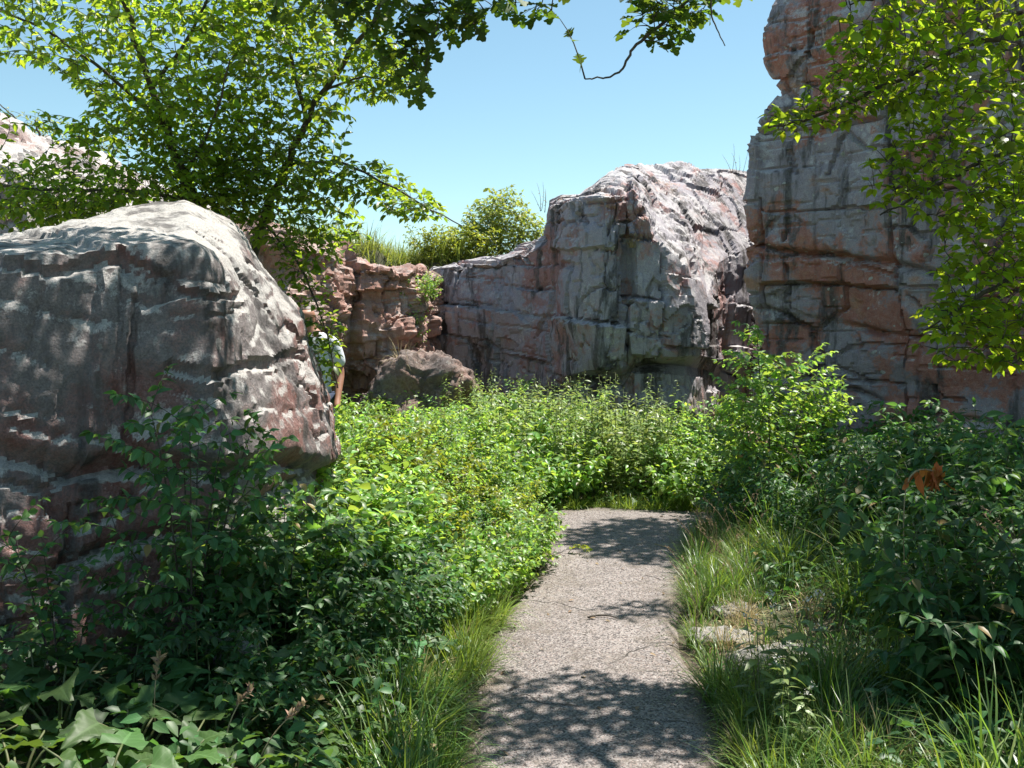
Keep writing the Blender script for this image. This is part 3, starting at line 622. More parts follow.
def weed_mesh(seed, H=0.95, n=12, rad=0.22, L=0.075, lm='leaf_weed', spacing=0.022, top=None):
    r = np.random.default_rng(seed); S, G, FH = Geo(), Geo(), []
    for i in range(n):
        a = r.uniform(0, 6.28); rr = rad * math.sqrt(r.random()); h = H * r.uniform(0.6, 1.05)
        b = np.array([math.cos(a) * rr, math.sin(a) * rr, -0.03]); tip = b + np.array([r.normal(0, .07) + math.cos(a) * rr * 0.5, r.normal(0, .07) + math.sin(a) * rr * .5, h])
        st = bez(b, (b + tip) / 2 + r.normal(0, 0.03, 3), tip, 7); S.tube(st, np.linspace(0.0045, 0.0015, 7), 4)
        P, t = resample(st, spacing); m = t > 0.12; P, t = P[m], t[m]; az = np.arange(len(P)) * 2.4 + r.uniform(0, 6)
        d = np.stack([np.cos(az), np.sin(az), r.uniform(-0.35, 0.55, len(P))], 1)
        s = L * r.uniform(0.75, 1.2, len(P)) * (0.75 + 0.5 * np.sin(np.pi * np.clip(t, 0, 1)) - 0.35 * (t > 0.9))
        G.leaves(T_NAR, P, d, np.array([0, 0, 1.0]) + r.normal(0, .3, P.shape), s, s * 1.7)
        if top and r.random() < 0.5:
            Fh = Geo(); FH.append(Fh); q = tip + r.normal(0, 0.012, (14, 3)); Fh.leaves(T_LO, q, r.normal(0, 1, (14, 3)), r.normal(0, 1, (14, 3)), 0.014)
    out = [('stem', S.mesh('stem', M['stem'])), ('foliage', G.mesh('foliage', M[lm]))]
    out += [('flower_head', f.mesh('flower_head', M[top])) for f in FH]
    return out

def broad_mesh(seed, n=8, L=0.2, h=0.25, lm='leaf_broad'):
    r = np.random.default_rng(seed); S, G = Geo(), Geo()
    for i in range(n):
        a = 2 * math.pi * (i / n * 1.618 * 3) + r.uniform(-.3, .3); ro = h * r.uniform(0.25, 1.0); hh = h * r.uniform(0.5, 1.15)
        e = np.array([math.cos(a) * ro, math.sin(a) * ro, hh]); q = bez((0, 0, -0.03), (e[0] * 0.25, e[1] * .25, hh * 0.75), e, 6)
        S.tube(q, np.linspace(0.006, 0.0035, 6), 5)
        d = np.array([math.cos(a), math.sin(a), r.uniform(-0.25, 0.35)]); nn = np.array([r.normal(0, .3), r.normal(0, .3), 1.0]) 
        s = L * r.uniform(0.6, 1.25); G.leaves(T_HEART[r.integers(4)], e[None], d[None], nn[None], s)
    return [('stem', S.mesh('stem', M['stem'])), ('foliage', G.mesh('foliage', M[lm]))]

def grass_mesh(seed, n=110, H=0.32, rad=0.07, lm='grass', wid=0.006, seeds=0, spread=0.55):
    r = np.random.default_rng(seed); G = Geo()
    a = r.uniform(0, 6.28, n); rr = rad * np.sqrt(r.random(n)); P = np.stack([np.cos(a) * rr, np.sin(a) * rr, np.full(n, -0.01)], 1)
    a2 = a + r.normal(0, 0.7, n); tl = np.abs(r.normal(0, spread, n)) * 0.7 + 0.05
    d = np.stack([np.cos(a2) * tl, np.sin(a2) * tl, np.ones(n)], 1); nn = np.stack([-np.cos(a2), -np.sin(a2), tl], 1) + r.normal(0, .15, (n, 3))
    k = r.integers(0, 4, n); s = H * r.uniform(0.5, 1.15, n)
    for j in range(4):
        m = k == j
        if m.any(): G.leaves(T_BLADE[j], P[m], d[m], nn[m], s[m], wid * r.uniform(.7, 1.3, m.sum()))
    out = [('blades', G.mesh('blades', M[lm]))]
    if seeds:
        S = Geo()
        for i in range(seeds):
            a = r.uniform(0, 6.28); h = H * r.uniform(1.1, 1.6); e = np.array([math.cos(a) * .16 * h / .4, math.sin(a) * .16 * h / .4, h]); q = bez((0, 0, 0), (0, 0, h * .7), e, 7)
            S.tube(q, np.linspace(0.0016, 0.0008, 7), 3)
            m = 16; t = r.uniform(0.78, 1.0, m); p = np.stack([np.interp(t, np.linspace(0, 1, 7), q[:, c]) for c in range(3)], 1)
            S.leaves(T_NAR, p, np.array([0, 0, 1.0]) + r.normal(0, .5, (m, 3)), r.normal(0, 1, (m, 3)), 0.017, 0.032)
        out.append(('seed_head', S.mesh('seed_head', M['seed'])))
    return out

def tree(name, label, cat, base, limbs, clusters, lm, tpl, L, spacing=0.045, windows=(), seed=1, pair=False, droop=0.45, wid=1.0, group=None, leafstart=0.12, twr=0.0025, maxtw=0.75, dens=2.8):
    r = np.random.default_rng(seed); base = np.asarray(base, float); T, G = Geo(), Geo(); B = T; sk = []; tg = []
    for pts, r0, r1 in limbs:
        pts = np.asarray(pts, float); n = len(pts); ts = np.linspace(0, 1, max(14, n * 5))
        # smooth curve through the points
        tt = np.linspace(0, 1, n); q = np.stack([np.interp(ts, tt, pts[:, k]) for k in range(3)], 1)
        for _ in range(3): q[1:-1] = (q[:-2] + 2 * q[1:-1] + q[2:]) / 4
        q[1:-1] += r.normal(0, min(0.012, 0.25 * r0), q[1:-1].shape)
        (T if r0 > 0.012 else B).tube(q - base, r0 + (r1 - r0) * ts ** 0.8, 8 if r0 > 0.02 else 5)
        f = resample(q, 0.08)[0]; sk.append(f[2:]); 
    SK = np.concatenate(sk)
    A = []
    for c, rad, n in clusters:
        n = int(n * dens)
        v = nrm(r.normal(0, 1, (n * 2, 3))) * (r.random((n * 2, 1)) ** (1 / 2.4)); p = np.asarray(c) + v * np.asarray(rad)
        px, py = proj(p); ok = np.ones(len(p), bool)
        for W in windows: ok &= ~inside_poly(px, py, np.array(W, float))
        A.append(p[ok][:n])
    A = np.concatenate(A); dd = np.array([np.min(((SK - a) ** 2).sum(1)) for a in A]); A = A[np.argsort(dd)]
    buf = np.zeros((len(SK) + 8 * len(A), 3)); m = len(SK); buf[:m] = SK
    for a in A:
        ds = ((buf[:m] - a) ** 2).sum(1) + 0.25 * np.clip(buf[:m, 2] - a[2], 0, None) ; i = int(np.argmin(ds)); p = buf[i]; ln = np.linalg.norm(a - p)
        if ln < 0.03: continue
        q = bez(p, (p + a) / 2 + np.array([0, 0, 0.16 * ln]) + r.normal(0, 0.08 * ln, 3), a, 6)
        B.tube(q - base, np.linspace(twr + 0.004 * ln, 0.001, 6), 4)
        k = 4; buf[m:m + k] = q[2:]; m += k
        ls = leafstart if ln < maxtw else 1 - maxtw * (1 - leafstart) / ln
        leaves_along(G, r, q - base, tpl, L, spacing, ls, pair, droop, wid=wid, jit=0.42)
    e = tag(empty(name, base), label, cat, group)
    if T.V: link('trunk', T.mesh('trunk', M['bark']), e)
    link('crown', G.mesh('crown', M[lm]), e)
    return e

def put(name, parts, x, y, label, cat, group=None, rz=None, s=1.0, z=None, tilt=0.0):
    e = empty(name, (x, y, gz1(x, y) if z is None else z), rng.uniform(0, 6.28) if rz is None else rz, s)
    e.rotation_euler[0] = rng.normal(0, 0.06) + tilt; e.rotation_euler[1] = rng.normal(0, 0.06)
    tag(e, label, cat, group)
    for nm, me in parts: link(nm, me, e)
    return e

# ------------------------------------------------------------------ trees
WIN_R = [(430, 45), (440, 105), (350, 100), (352, 150), (400, 172), (448, 210), (478, 236), (760, 240), (760, 60), (590, 66), (530, 30)]
WIN_L = [(-5, 62), (60, 75), (92, 100), (80, 118), (-5, 104)]
WB = [(-300, 245), (60, 232), (200, 205), (240, 235), (262, 300), (-300, 300)]
t1 = [at(222, 420, 7.3) * np.array([1, 1, 0]) + np.array([0, 0, 0.2]), at(214, 300, 7.3), at(202, 212, 7.2), at(180, 165, 7.1), at(152, 92, 7.0), at(125, 0, 6.9), at(105, -110, 6.8)]
tree('leafy_tree', 'slim leafy tree leaning left behind the huge pale boulder', 'tree', t1[0],
     [(t1, 0.05, 0.014), ([at(168, 130, 7.05), at(110, 75, 6.9), at(40, 25, 6.7), at(-40, 0, 6.6)], 0.018, 0.006), ([at(150, 90, 7), at(195, 30, 6.9), at(230, -60, 6.7)], 0.018, 0.006),
      ([at(198, 200, 7.2), at(130, 190, 6.9), at(50, 190, 6.7), at(-60, 180, 6.6)], 0.018, 0.006), ([at(185, 175, 7.1), at(215, 120, 6.8), at(230, 60, 6.5)], 0.014, 0.005)],
     [(at(110, 0, 6.8), (1.25, 0.9, 0.85), 190), (at(110, -10, 6.8), (1.1, 0.9, 1.2), 60), (at(40, 195, 6.8), (0.75, 0.5, 0.30), 80), (at(190, 150, 7.0), (0.42, 0.5, 0.42), 85), (at(110, 195, 7.0), (0.8, 0.6, 0.26), 110), (at(150, 110, 7.0), (0.9, 0.6, 0.4), 110), (at(200, 180, 7.2), (0.6, 0.5, 0.3), 80)],
     'leaf_tree', T_OV, 0.09, 0.034, (WIN_R, WIN_L, WB), 5, dens=5.0)
t2 = [at(250, 420, 7.7) * np.array([1, 1, 0]) + np.array([0, 0, 0.2]), at(252, 300, 7.7), at(259, 228, 7.6), at(284, 172, 7.5), at(310, 112, 7.4), at(345, 60, 7.2), at(382, 5, 7.0), at(430, -90, 6.8)]
tree('leafy_tree', 'leafy tree leaning right whose low branch droops over the red cliff', 'tree', t2[0],
     [(t2, 0.045, 0.012), ([at(288, 165, 7.5), at(340, 160, 7.1), at(400, 192, 6.8), at(462, 226, 6.6)], 0.016, 0.004), ([at(306, 118, 7.4), at(288, 50, 7.2), at(280, -30, 7.0)], 0.02, 0.006),
      ([at(262, 222, 7.6), at(300, 262, 7.2), at(325, 325, 7.0), at(338, 388, 6.9)], 0.012, 0.004), ([at(325, 90, 7.3), at(365, 75, 7.1), at(410, 88, 7.0)], 0.012, 0.004)],
     [(at(300, 45, 7.1), (0.75, 0.8, 0.72), 170), (at(270, -20, 7.3), (0.8, 0.8, 0.9), 35), (at(265, 165, 7.3), (0.55, 0.5, 0.42), 170), (at(350, 180, 6.95), (0.5, 0.3, 0.16), 60), (at(310, 228, 7.2), (0.45, 0.4, 0.25), 50), (at(232, 212, 7.4), (0.35, 0.4, 0.3), 40), (at(420, 205, 6.7), (0.32, 0.2, 0.10), 34),
      (at(300, 265, 7.1), (0.20, 0.2, 0.28), 26), (at(324, 335, 6.95), (0.13, 0.15, 0.34), 27), (at(385, 70, 7.0), (0.28, 0.3, 0.22), 40)],
     'leaf_tree', T_OV, 0.09, 0.034, (WIN_R, WB), 6, dens=4.2)

ob = np.array([2.9, 1.7, gz1(2.9, 1.7)])
tree('oak_tree', 'oak tree reaching lobed leaves across the sky from above', 'tree', ob,
     [([ob, (2.8, 1.9, 1.8), (2.4, 2.6, 3.2), (1.6, 3.5, 3.62), (0.7, 4.0, 3.68), (-0.3, 4.3, 3.62), (-1.2, 4.5, 3.6)], 0.13, 0.02),
      ([(2.4, 2.6, 3.2), (1.9, 3.9, 3.8), (1.5, 5.0, 3.95), (1.0, 5.8, 4.1)], 0.05, 0.012), ([(0.4, 4.1, 3.66), (0.2, 5.0, 4.0), (-0.1, 5.7, 4.2)], 0.03, 0.01),
      ([(-0.3, 4.3, 3.62), (-0.8, 4.9, 4.0), (-1.4, 5.4, 4.2)], 0.025, 0.01),
      ([(1.6, 3.5, 3.62), (0.6, 2.6, 4.1), (-0.8, 1.4, 4.5), (-2.0, 0.4, 4.6)], 0.05, 0.012), ([(-0.8, 1.4, 4.5), (-0.6, 0.0, 4.6), (-0.4, -1.8, 4.7)], 0.03, 0.01), ([(-0.3, 4.3, 3.62), (-1.6, 3.9, 4.1), (-3.0, 3.5, 4.4)], 0.03, 0.01),
      ([(2.4, 2.6, 3.2), (2.9, 3.0, 3.9), (3.3, 3.3, 4.4)], 0.04, 0.012),
      ([(0.85, 3.95, 3.66), at(700, -10, 4.1), at(655, 30, 4.1), at(632, 48, 4.12), at(625, 68, 4.12), at(610, 77, 4.12), at(585, 79, 4.15)], 0.011, 0.003),
      ([(0.95, 3.9, 3.6), at(710, -5, 4.0), at(712, 18, 4.0), at(725, 46, 4.0)], 0.007, 0.002)],
     [(at(662, 12, 4.1), (0.16, 0.2, 0.13), 26), (at(690, -10, 4.1), (0.2, 0.2, 0.10), 16), (at(470, 2, 4.2), (0.48, 0.3, 0.10), 44), (at(412, 50, 4.3), (0.13, 0.15, 0.20), 26), (at(340, 0, 4.3), (0.3, 0.2, 0.13), 26),
      ((0.0, 5.0, 4.15), (1.0, 0.65, 0.32), 130), ((-0.5, 4.5, 4.05), (0.8, 0.45, 0.25), 80), ((-1.5, 5.15, 4.3), (0.8, 0.42, 0.32), 115), ((1.5, 5.15, 4.1), (0.75, 0.55, 0.3), 120),
      ((-0.2, 1.6, 4.6), (2.4, 1.7, 0.8), 190), ((-2.7, 3.5, 4.4), (1.1, 1.3, 0.6), 110), ((3.1, 3.0, 4.2), (1.0, 1.0, 0.8), 90), ((-0.5, -1.5, 4.6), (2.6, 1.5, 1.0), 120)],  # unseen crown overhead and behind the camera, added to cut sky fill
     'leaf_oak', T_OAK, 0.115, 0.05, ([(430, 50), (500, 18), (600, 6), (622, 60), (640, 90), (760, 90), (760, 300), (350, 300), (445, 110)],), 7, wid=0.95)

rb = np.array([3.5, 4.4, gz1(3.5, 4.4)])
tree('leafy_tree', 'bright leafy tree hanging over the grassy bank beside the tall cliff', 'tree', rb,
     [([rb, (3.4, 4.45, 1.2), (3.1, 4.6, 2.3), (2.8, 4.8, 3.2), (2.5, 5.0, 4.2)], 0.09, 0.02),
      ([(2.85, 4.75, 3.0), at(980, 35, 4.8), at(890, 85, 4.9), at(800, 122, 5.0), at(768, 128, 5.0)], 0.022, 0.004), ([(3.05, 4.6, 2.5), at(1000, 150, 4.7), at(930, 190, 4.7), at(880, 215, 4.7)], 0.02, 0.004),
      ([(3.2, 4.5, 2.0), at(1020, 270, 4.5), at(960, 310, 4.4), at(925, 330, 4.4)], 0.02, 0.004), ([(2.8, 4.8, 3.2), at(930, -20, 4.9), at(850, 5, 4.9)], 0.02, 0.004), ([(2.5, 5.0, 4.2), (2.4, 5.9, 4.3), (2.25, 6.7, 4.35)], 0.02, 0.006), ([(2.8, 4.8, 3.2), (3.3, 5.8, 4.3), (3.8, 7.2, 4.65)], 0.03, 0.008)],
     [(at(930, 30, 4.8), (0.52, 0.45, 0.42), 120), (at(860, 75, 4.9), (0.32, 0.3, 0.25), 60), (at(800, 118, 5.0), (0.18, 0.2, 0.07), 16), (at(975, 150, 4.6), (0.42, 0.45, 0.35), 90), (at(900, 175, 4.7), (0.16, 0.25, 0.22), 22),
      (at(1000, 270, 4.4), (0.3, 0.4, 0.42), 110), (at(955, 318, 4.3), (0.12, 0.2, 0.10), 12), ((2.4, 5.0, 3.9), (0.7, 0.6, 0.5), 70), ((3.35, 6.0, 4.3), (0.75, 0.7, 0.35), 100), ((3.8, 7.3, 4.65), (0.9, 0.9, 0.4), 150), ((2.25, 6.8, 4.35), (0.35, 0.25, 0.15), 24), (at(1100, 220, 4.2), (0.5, 0.5, 0.9), 90), (at(985, 330, 4.6), (0.3, 0.4, 0.2), 40)],
     'leaf_right', T_OV2, 0.085, 0.045, ([(700, 0), (820, 0), (835, 70), (740, 120)], [(740, 145), (850, 150), (870, 200), (900, 260), (905, 420), (740, 420)]), 8, dens=4.0)

sb = np.array([5.2, 8.0, gz1(5.2, 8.0)])  # unseen tree, added to cast shade on the path bend and right bank
tree('unseen_shade_tree', 'unseen tree added on the right bank to shade the path bend', 'tree', sb,
     [([sb, (5.1, 8.0, 2.0), (4.9, 8.1, 3.8), (4.5, 8.3, 4.9), (3.7, 8.8, 5.3), (2.7, 9.3, 5.4)], 0.10, 0.012), ([(4.5, 8.3, 4.9), (4.2, 7.6, 5.2), (3.7, 6.8, 5.3)], 0.03, 0.008)],
     [((2.9, 9.1, 5.35), (0.75, 0.95, 0.4), 330), ((4.3, 7.7, 5.2), (1.1, 1.2, 0.4), 190)], 'leaf_right', T_OV2, 0.13, 0.05, (), 12, dens=3.0)

# trees and bushes on the clifftop
fb = np.array([at(50, 200, 14)[0], 14.0, gz1(at(50, 200, 14)[0], 14.0)])
tree('bushy_tree', 'distant pale green tree above the pale rock slab', 'tree', fb,
     [([fb, at(48, 190, 14), at(45, 150, 14), at(35, 120, 14)], 0.05, 0.012), ([at(46, 165, 14), at(85, 145, 14), at(112, 140, 14)], 0.02, 0.008), ([at(46, 150, 14), at(15, 118, 14), at(-5, 100, 14)], 0.02, 0.006)],
     [(at(30, 128, 14), (0.65, 0.5, 0.22), 46), (at(95, 146, 14), (0.5, 0.4, 0.22), 42), (at(-40, 120, 14), (0.8, 0.5, 0.3), 40)], 'leaf_far', T_LO, 0.08, 0.05, (), 9)
bb = np.array([at(500, 260, 17.6)[0], 17.6, gz1(at(500, 260, 17.6)[0], 17.6)])
tree('clifftop_bush', 'rounded yellow green bush on the clifftop against the sky', 'bush', bb,
     [([bb, bb + (0.02, 0, 0.5), bb + (-0.05, 0, 1.0)], 0.03, 0.01), ([bb, bb + (0.3, 0, 0.5), bb + (0.5, 0, 0.9)], 0.02, 0.006), ([bb, bb + (-0.3, 0, 0.4), bb + (-0.55, 0.1, 0.7)], 0.02, 0.006)],
     [(at(500, 226, 17.5), (0.72, 0.5, 0.55), 420), (at(465, 242, 17.4), (0.55, 0.4, 0.35), 130), (at(530, 235, 17.6), (0.35, 0.3, 0.4), 40), (at(500, 195, 17.6), (0.4, 0.3, 0.2), 14)], 'leaf_far', T_LO, 0.12, 0.034, ([(560, 100), (548, 205), (700, 240), (700, 100)],), 10)

# ------------------------------------------------------------------ meshes for plants that repeat
SH = [shrub_mesh('a', 100 + k, 0.8, 0.42, 11, 7, T_OV2, (0.10, 0.14, 0.115, 0.085)[k], (0.066, 0.085, 0.07, 0.06)[k], 'leaf_shrub', droop=(0.3, 0.5, 0.2, 0.4)[k]) for k in range(4)]
SY = [shrub_mesh('y', 120 + k, 0.7, 0.40, 10, 7, T_OV2, 0.07, 0.045, 'leaf_yellow') for k in range(2)]
SD = [shrub_mesh('d', 140 + k, 0.8, 0.45, 10, 7, T_OV2, 0.11, 0.066, 'leaf_dark', wid=0.75, droop=0.45) for k in range(4)]
SV = [shrub_mesh('v', 160 + k, 0.8, 0.40, 10, 8, T_OV, 0.07, 0.042, 'leaf_shrub', wid=0.9) for k in range(3)]
WD = [weed_mesh(180 + k, 0.95, 12) for k in range(3)]
WF = weed_mesh(190, 0.6, 4, 0.08, top='flower')
BR = [broad_mesh(200 + k, 11, 0.145, 0.24) for k in range(4)]
BR2 = [broad_mesh(210 + k, 9, 0.13, 0.22, 'leaf_dark') for k in range(2)]
GR = [grass_mesh(220 + k, 130, 0.34, 0.07, 'grass') for k in range(4)]
GD = [grass_mesh(230 + k, 110, 0.42, 0.08, 'grass_dark', 0.007) for k in range(4)]
GS = [grass_mesh(240 + k, 50, 0.40, 0.05, 'grass_dark', 0.006, seeds=5) for k in range(3)]
GY = [grass_mesh(250 + k, 70, 0.28, 0.06, 'grass_dry', 0.005) for k in range(2)]

def u(a, b): return float(rng.uniform(a, b))
# --- sunlit thicket left of the path
G_L = 'leafy bushes of the sunlit thicket left of the path'
for y in np.arange(5.35, 9.3, 0.47):
    x = float(xl(y)) - 0.27
    k = 0
    while x > -0.185 * y - (0.2 if y > 6 else -0.15):
        yy_ = y + u(-.15, .15); xx_ = x + u(-.1, .1)
        s = min(0.60 + 0.22 * k, 0.95) * u(0.7, 1.25) * (0.82 if y < 6 else 1.0)
        yel = (6.6 < y < 8.6 and -0.9 < xx_ < 0.0 and rng.random() < 0.55)
        if yel: put('leafy_bush', SY[rng.integers(2)], xx_, yy_, 'yellow green bush in the sunlit thicket left of the path', 'bush', 'yellow green bushes in the thicket left of the path', s=s)
        else: put('leafy_bush', SV[rng.integers(3)] if rng.random() < (y - 6.3) / 1.8 else SH[rng.integers(4)], xx_, yy_, 'bright green oval leaved bush in the sunlit thicket left of the path', 'bush', G_L, s=s)
        x -= 0.40; k += 1
for x, y, s in ((0.02, 6.35, .55), (0.16, 6.75, .6), (0.18, 7.1, .55), (-0.02, 6.0, .45), (0.0, 7.4, .6)):
    put('leafy_bush', SH[rng.integers(4)], x, y, 'leafy bush leaning out over the left edge of the path', 'bush', 'bushes leaning over the left path edge', s=s)
# --- green mass between path bend and the back cliffs
for y in np.arange(9.75, 12.9, 0.55):
    x = -0.18 * y
    while x < 0.215 * y:
        if y > 9.6 + 0.0 and not (0.65 < x < 1.45 and y < 10.3):
            s = u(0.72, 0.98) * (1.1 if -0.3 < x < 0.9 else 0.9) * (0.72 if x < -0.09 * y else (0.84 if x > 0.1 * y else 1.0))
            m = SV if rng.random() < 0.6 else SH
            if rng.random() < 0.4 and -0.09 * y < x < 1.5:
                put('tall_weed', WD[rng.integers(3)], x + u(-.15, .15), y + u(-.2, .2), 'pale feathery weed among the bushes before the back cliffs', 'weed', 'feathery weeds among the bushes before the cliffs', s=s * u(.95, 1.15)); x += 0.36; continue
            put('leafy_bush', m[rng.integers(len(m))], x + u(-.15, .15), y + u(-.2, .2), 'green bush in the thick growth between path bend and back cliffs', 'bush', 'bushes massed in front of the back cliffs', s=s)
        x += 0.5
for x, y, s in ((0.80, 9.85, 1.05), (1.02, 10.0, 1.3), (1.25, 9.8, 1.2), (0.92, 9.65, .8), (1.42, 10.1, 1.1), (1.12, 9.62, .85), (1.15, 10.4, 1.25)):
    put('tall_weed', WD[rng.integers(3)], x, y, 'tall feathery green weed at the far bend of the path', 'weed', 'tall feathery weeds at the path bend', s=s)
for x, y, s in ((1.62, 9.75, 1.0), (1.88, 9.55, 1.0), (1.80, 10.1, 1.15), (2.05, 9.9, .85)):
    put('leafy_bush', SV[rng.integers(3)], x, y, 'upright leafy bush right of the feathery weeds at the path bend', 'bush', 'bushes right of the feathery weeds', s=s)
for x, y, s in ((0.15, 10.6, 1.15), (0.5, 10.9, 1.1), (-0.15, 11.0, 1.05), (0.75, 10.7, 1.1), (1.5, 10.6, 1.0)):
    put('tall_weed', WD[rng.integers(3)], x, y, 'tall leafy stem rising above the bushes before the grey buttress', 'weed', 'tall stems before the grey buttress', s=s)
for x, y, s in ((0.35, 9.45, .7), (0.6, 9.55, .8), (1.6, 9.25, .7), (0.1, 9.3, .75), (-0.1, 9.0, .8)):
    put('leafy_bush', SH[1], x, y, 'low large leaved bush at the far edge of the path', 'bush', 'large leaved bushes at the far path edge', s=s)
for k in range(16):
    x = 0.3 + 0.1 * k; y = float(np.interp(x, [.31, .75, 2.6], [9.15, 9.3, 8.85])) + u(-.05, .06)
    put('grass_tuft', GR[rng.integers(4)], x, y, 'short grass tuft at the far end of the path', 'grass tuft', 'grass tufts at the far end of the path', s=u(.4, .85))
for k in range(26):
    y = u(3.0, 7.5); x = float(xl(y)) - u(.08, .3) if k % 3 == 0 else float(xr(y)) + u(.08, .8)
    put('grass_tuft', GY[rng.integers(2)], x, y, 'dead straw coloured grass tuft among the green verge grass', 'grass tuft', 'dead grass tufts in the path verges', s=u(.6, 1.0))
for x, y in ((0.98, 9.42), (1.2, 9.4), (1.42, 9.3)):
    put('broad_leaf_plant', BR[rng.integers(4)], x, y, 'low broad leaved plant at the far edge of the path bend', 'plant', 'broad leaved plants edging the path bend', s=0.62)

# --- saplings and single bushes
LITB = shrub_mesh('s', 300, 1.3, 0.42, 13, 18, T_OV, 0.065, 0.03, 'leaf_shrub', 'bark', twl=0.26, base=0.3)
put('leafy_sapling', LITB, 2.28, 8.7, 'bright green sapling standing at the foot of the tall cliff', 'sapling', s=1.3)
put('leafy_sapling', shrub_mesh('s', 301, 1.0, 0.4, 6, 8, T_OV, 0.06, 0.045, 'leaf_dark', 'bark', twl=0.3), 2.75, 8.9, 'dark green sapling in shade right of the bright sapling', 'sapling')
put('leafy_sapling', shrub_mesh('s', 302, 1.45, 0.36, 8, 10, T_OV2, 0.085, 0.045, 'leaf_dark', 'bark', twl=0.3, droop=0.5), -1.32, 4.05, 'thin dark sapling growing against the front of the pale boulder', 'sapling', s=0.85, rz=0.5)
put('leafy_sapling', shrub_mesh('s', 303, 1.1, 0.36, 8, 10, T_OV2, 0.09, 0.045, 'leaf_dark', 'bark', twl=0.35, droop=0.5), -1.02, 4.35, 'shorter dark sapling right of the thin one before the boulder', 'sapling', s=0.8)
put('leafy_sapling', shrub_mesh('s', 304, 1.0, 0.30, 4, 8, T_OV2, 0.075, 0.05, 'leaf_dark', 'bark', twl=0.35), -1.72, 3.75, 'sparse dark shoots against the reddish lower face of the boulder', 'sapling', s=0.8)

# --- shaded plants on the left, in front of the boulder
for x, y, s in ((-1.0, 5.0, .85), (-1.15, 4.75, .85), (-0.85, 5.3, .8), (-1.25, 4.6, .75)):
    put('leafy_bush', SH[1 + rng.integers(2)], x, y, 'lush large leaved bush climbing against the right foot of the boulder', 'bush', 'lush bushes at the right foot of the boulder', s=s)
for x, y, s in ((-1.05, 4.65, .85), (-0.8, 4.85, .8), (-0.75, 4.4, .75), (-0.55, 4.75, .62), (-0.95, 4.0, .7), (-0.62, 5.1, .75), (-0.9, 5.25, .95), (-1.3, 4.45, .8), (-0.6, 4.1, .5), (-1.2, 3.75, .55), (-0.45, 5.05, .5), (-0.85, 3.65, .5)):
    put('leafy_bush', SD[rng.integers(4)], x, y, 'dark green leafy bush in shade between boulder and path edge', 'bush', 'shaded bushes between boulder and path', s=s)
for x, y, s in ((-1.55, 3.35, 1.1), (-1.25, 3.2, 1.0), (-1.0, 3.3, .9), (-1.75, 3.6, .95), (-1.4, 3.6, .9), (-0.75, 3.35, .8), (-1.1, 3.55, .85), (-1.5, 2.95, 1.0), (-1.2, 2.85, .95), (-0.85, 3.0, .8), (-1.9, 3.3, 1.1), (-0.6, 3.6, .65), (-1.75, 3.1, 1.0), (-0.95, 2.75, .9), (-1.05, 3.05, .9), (-0.7, 2.8, .75), (-1.65, 2.75, 1.0)):
    put('broad_leaf_plant', BR[rng.integers(4)], x, y, 'ruffled broad leaved plant in the shaded corner below the boulder', 'plant', 'broad leaved plants below the boulder', s=s)
for x, y, s in ((-0.6, 5.0, 1.1), (-0.78, 5.1, 1.2), (-0.5, 4.55, .9), (-1.3, 4.0, 1.0)):
    put('broad_leaf_plant', BR2[rng.integers(2)], x, y, 'large leaved dark plant at the sunny edge of the boulder shade', 'plant', 'large leaved plants at the edge of the shade', s=s)

# --- grass tufts on the left edge of the path
for y in np.arange(2.9, 6.3, 0.135):
    for q in range(2):
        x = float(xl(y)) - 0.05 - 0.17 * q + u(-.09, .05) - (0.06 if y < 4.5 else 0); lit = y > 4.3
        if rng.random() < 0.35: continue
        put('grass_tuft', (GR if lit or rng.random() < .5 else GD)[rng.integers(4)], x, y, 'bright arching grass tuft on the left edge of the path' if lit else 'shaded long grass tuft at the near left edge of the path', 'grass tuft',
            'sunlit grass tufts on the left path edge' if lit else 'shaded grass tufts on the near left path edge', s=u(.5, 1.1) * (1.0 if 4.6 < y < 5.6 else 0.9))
for x, y in ((-0.42, 3.75), (-0.5, 3.5), (-0.35, 3.35), (-0.55, 3.9), (-0.3, 3.1), (-0.45, 3.2)):
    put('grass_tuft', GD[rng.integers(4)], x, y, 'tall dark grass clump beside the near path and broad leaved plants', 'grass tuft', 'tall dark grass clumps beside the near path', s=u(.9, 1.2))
# --- right bank
for y in np.arange(2.7, 8.3, 0.16):
    for q in range(3):
        x = float(xr(y)) + 0.06 + 0.16 * q + u(-.06, .06) + (0.06 if y < 5 else 0)
        if 4.6 < y < 5.6 and 1.0 < x < 1.75: continue
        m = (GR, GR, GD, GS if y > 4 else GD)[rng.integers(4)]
        put('grass_tuft', m[rng.integers(len(m))], x, y, 'grass tuft fringing the right edge of the path', 'grass tuft', 'grass tufts on the right path edge', s=u(.55, .9))
for k in range(70):
    y = u(2.8, 7.8); x = float(xr(y)) + u(.5, 1.7)
    if 4.4 < y < 5.6 and x < 1.8: continue
    m = (GD, GS if y > 4.2 else GR, GD, GR)[rng.integers(4)]
    put('grass_tuft', m[rng.integers(len(m))], x, y, 'tall green grass clump on the shaded right bank', 'grass tuft', 'grass clumps on the shaded right bank', s=u(.8, 1.3))
for k in range(34):
    y = u(3.6, 8.8); x = max(float(xr(y)) + u(.9, 2.3), 0.36 * y + u(-.2, .3))
    put('leafy_bush', SD[rng.integers(4)], x, y, 'dark leafy bush tangled on the right bank below the tall cliff', 'bush', 'dark bushes on the right bank', s=u(.6, 1.15))
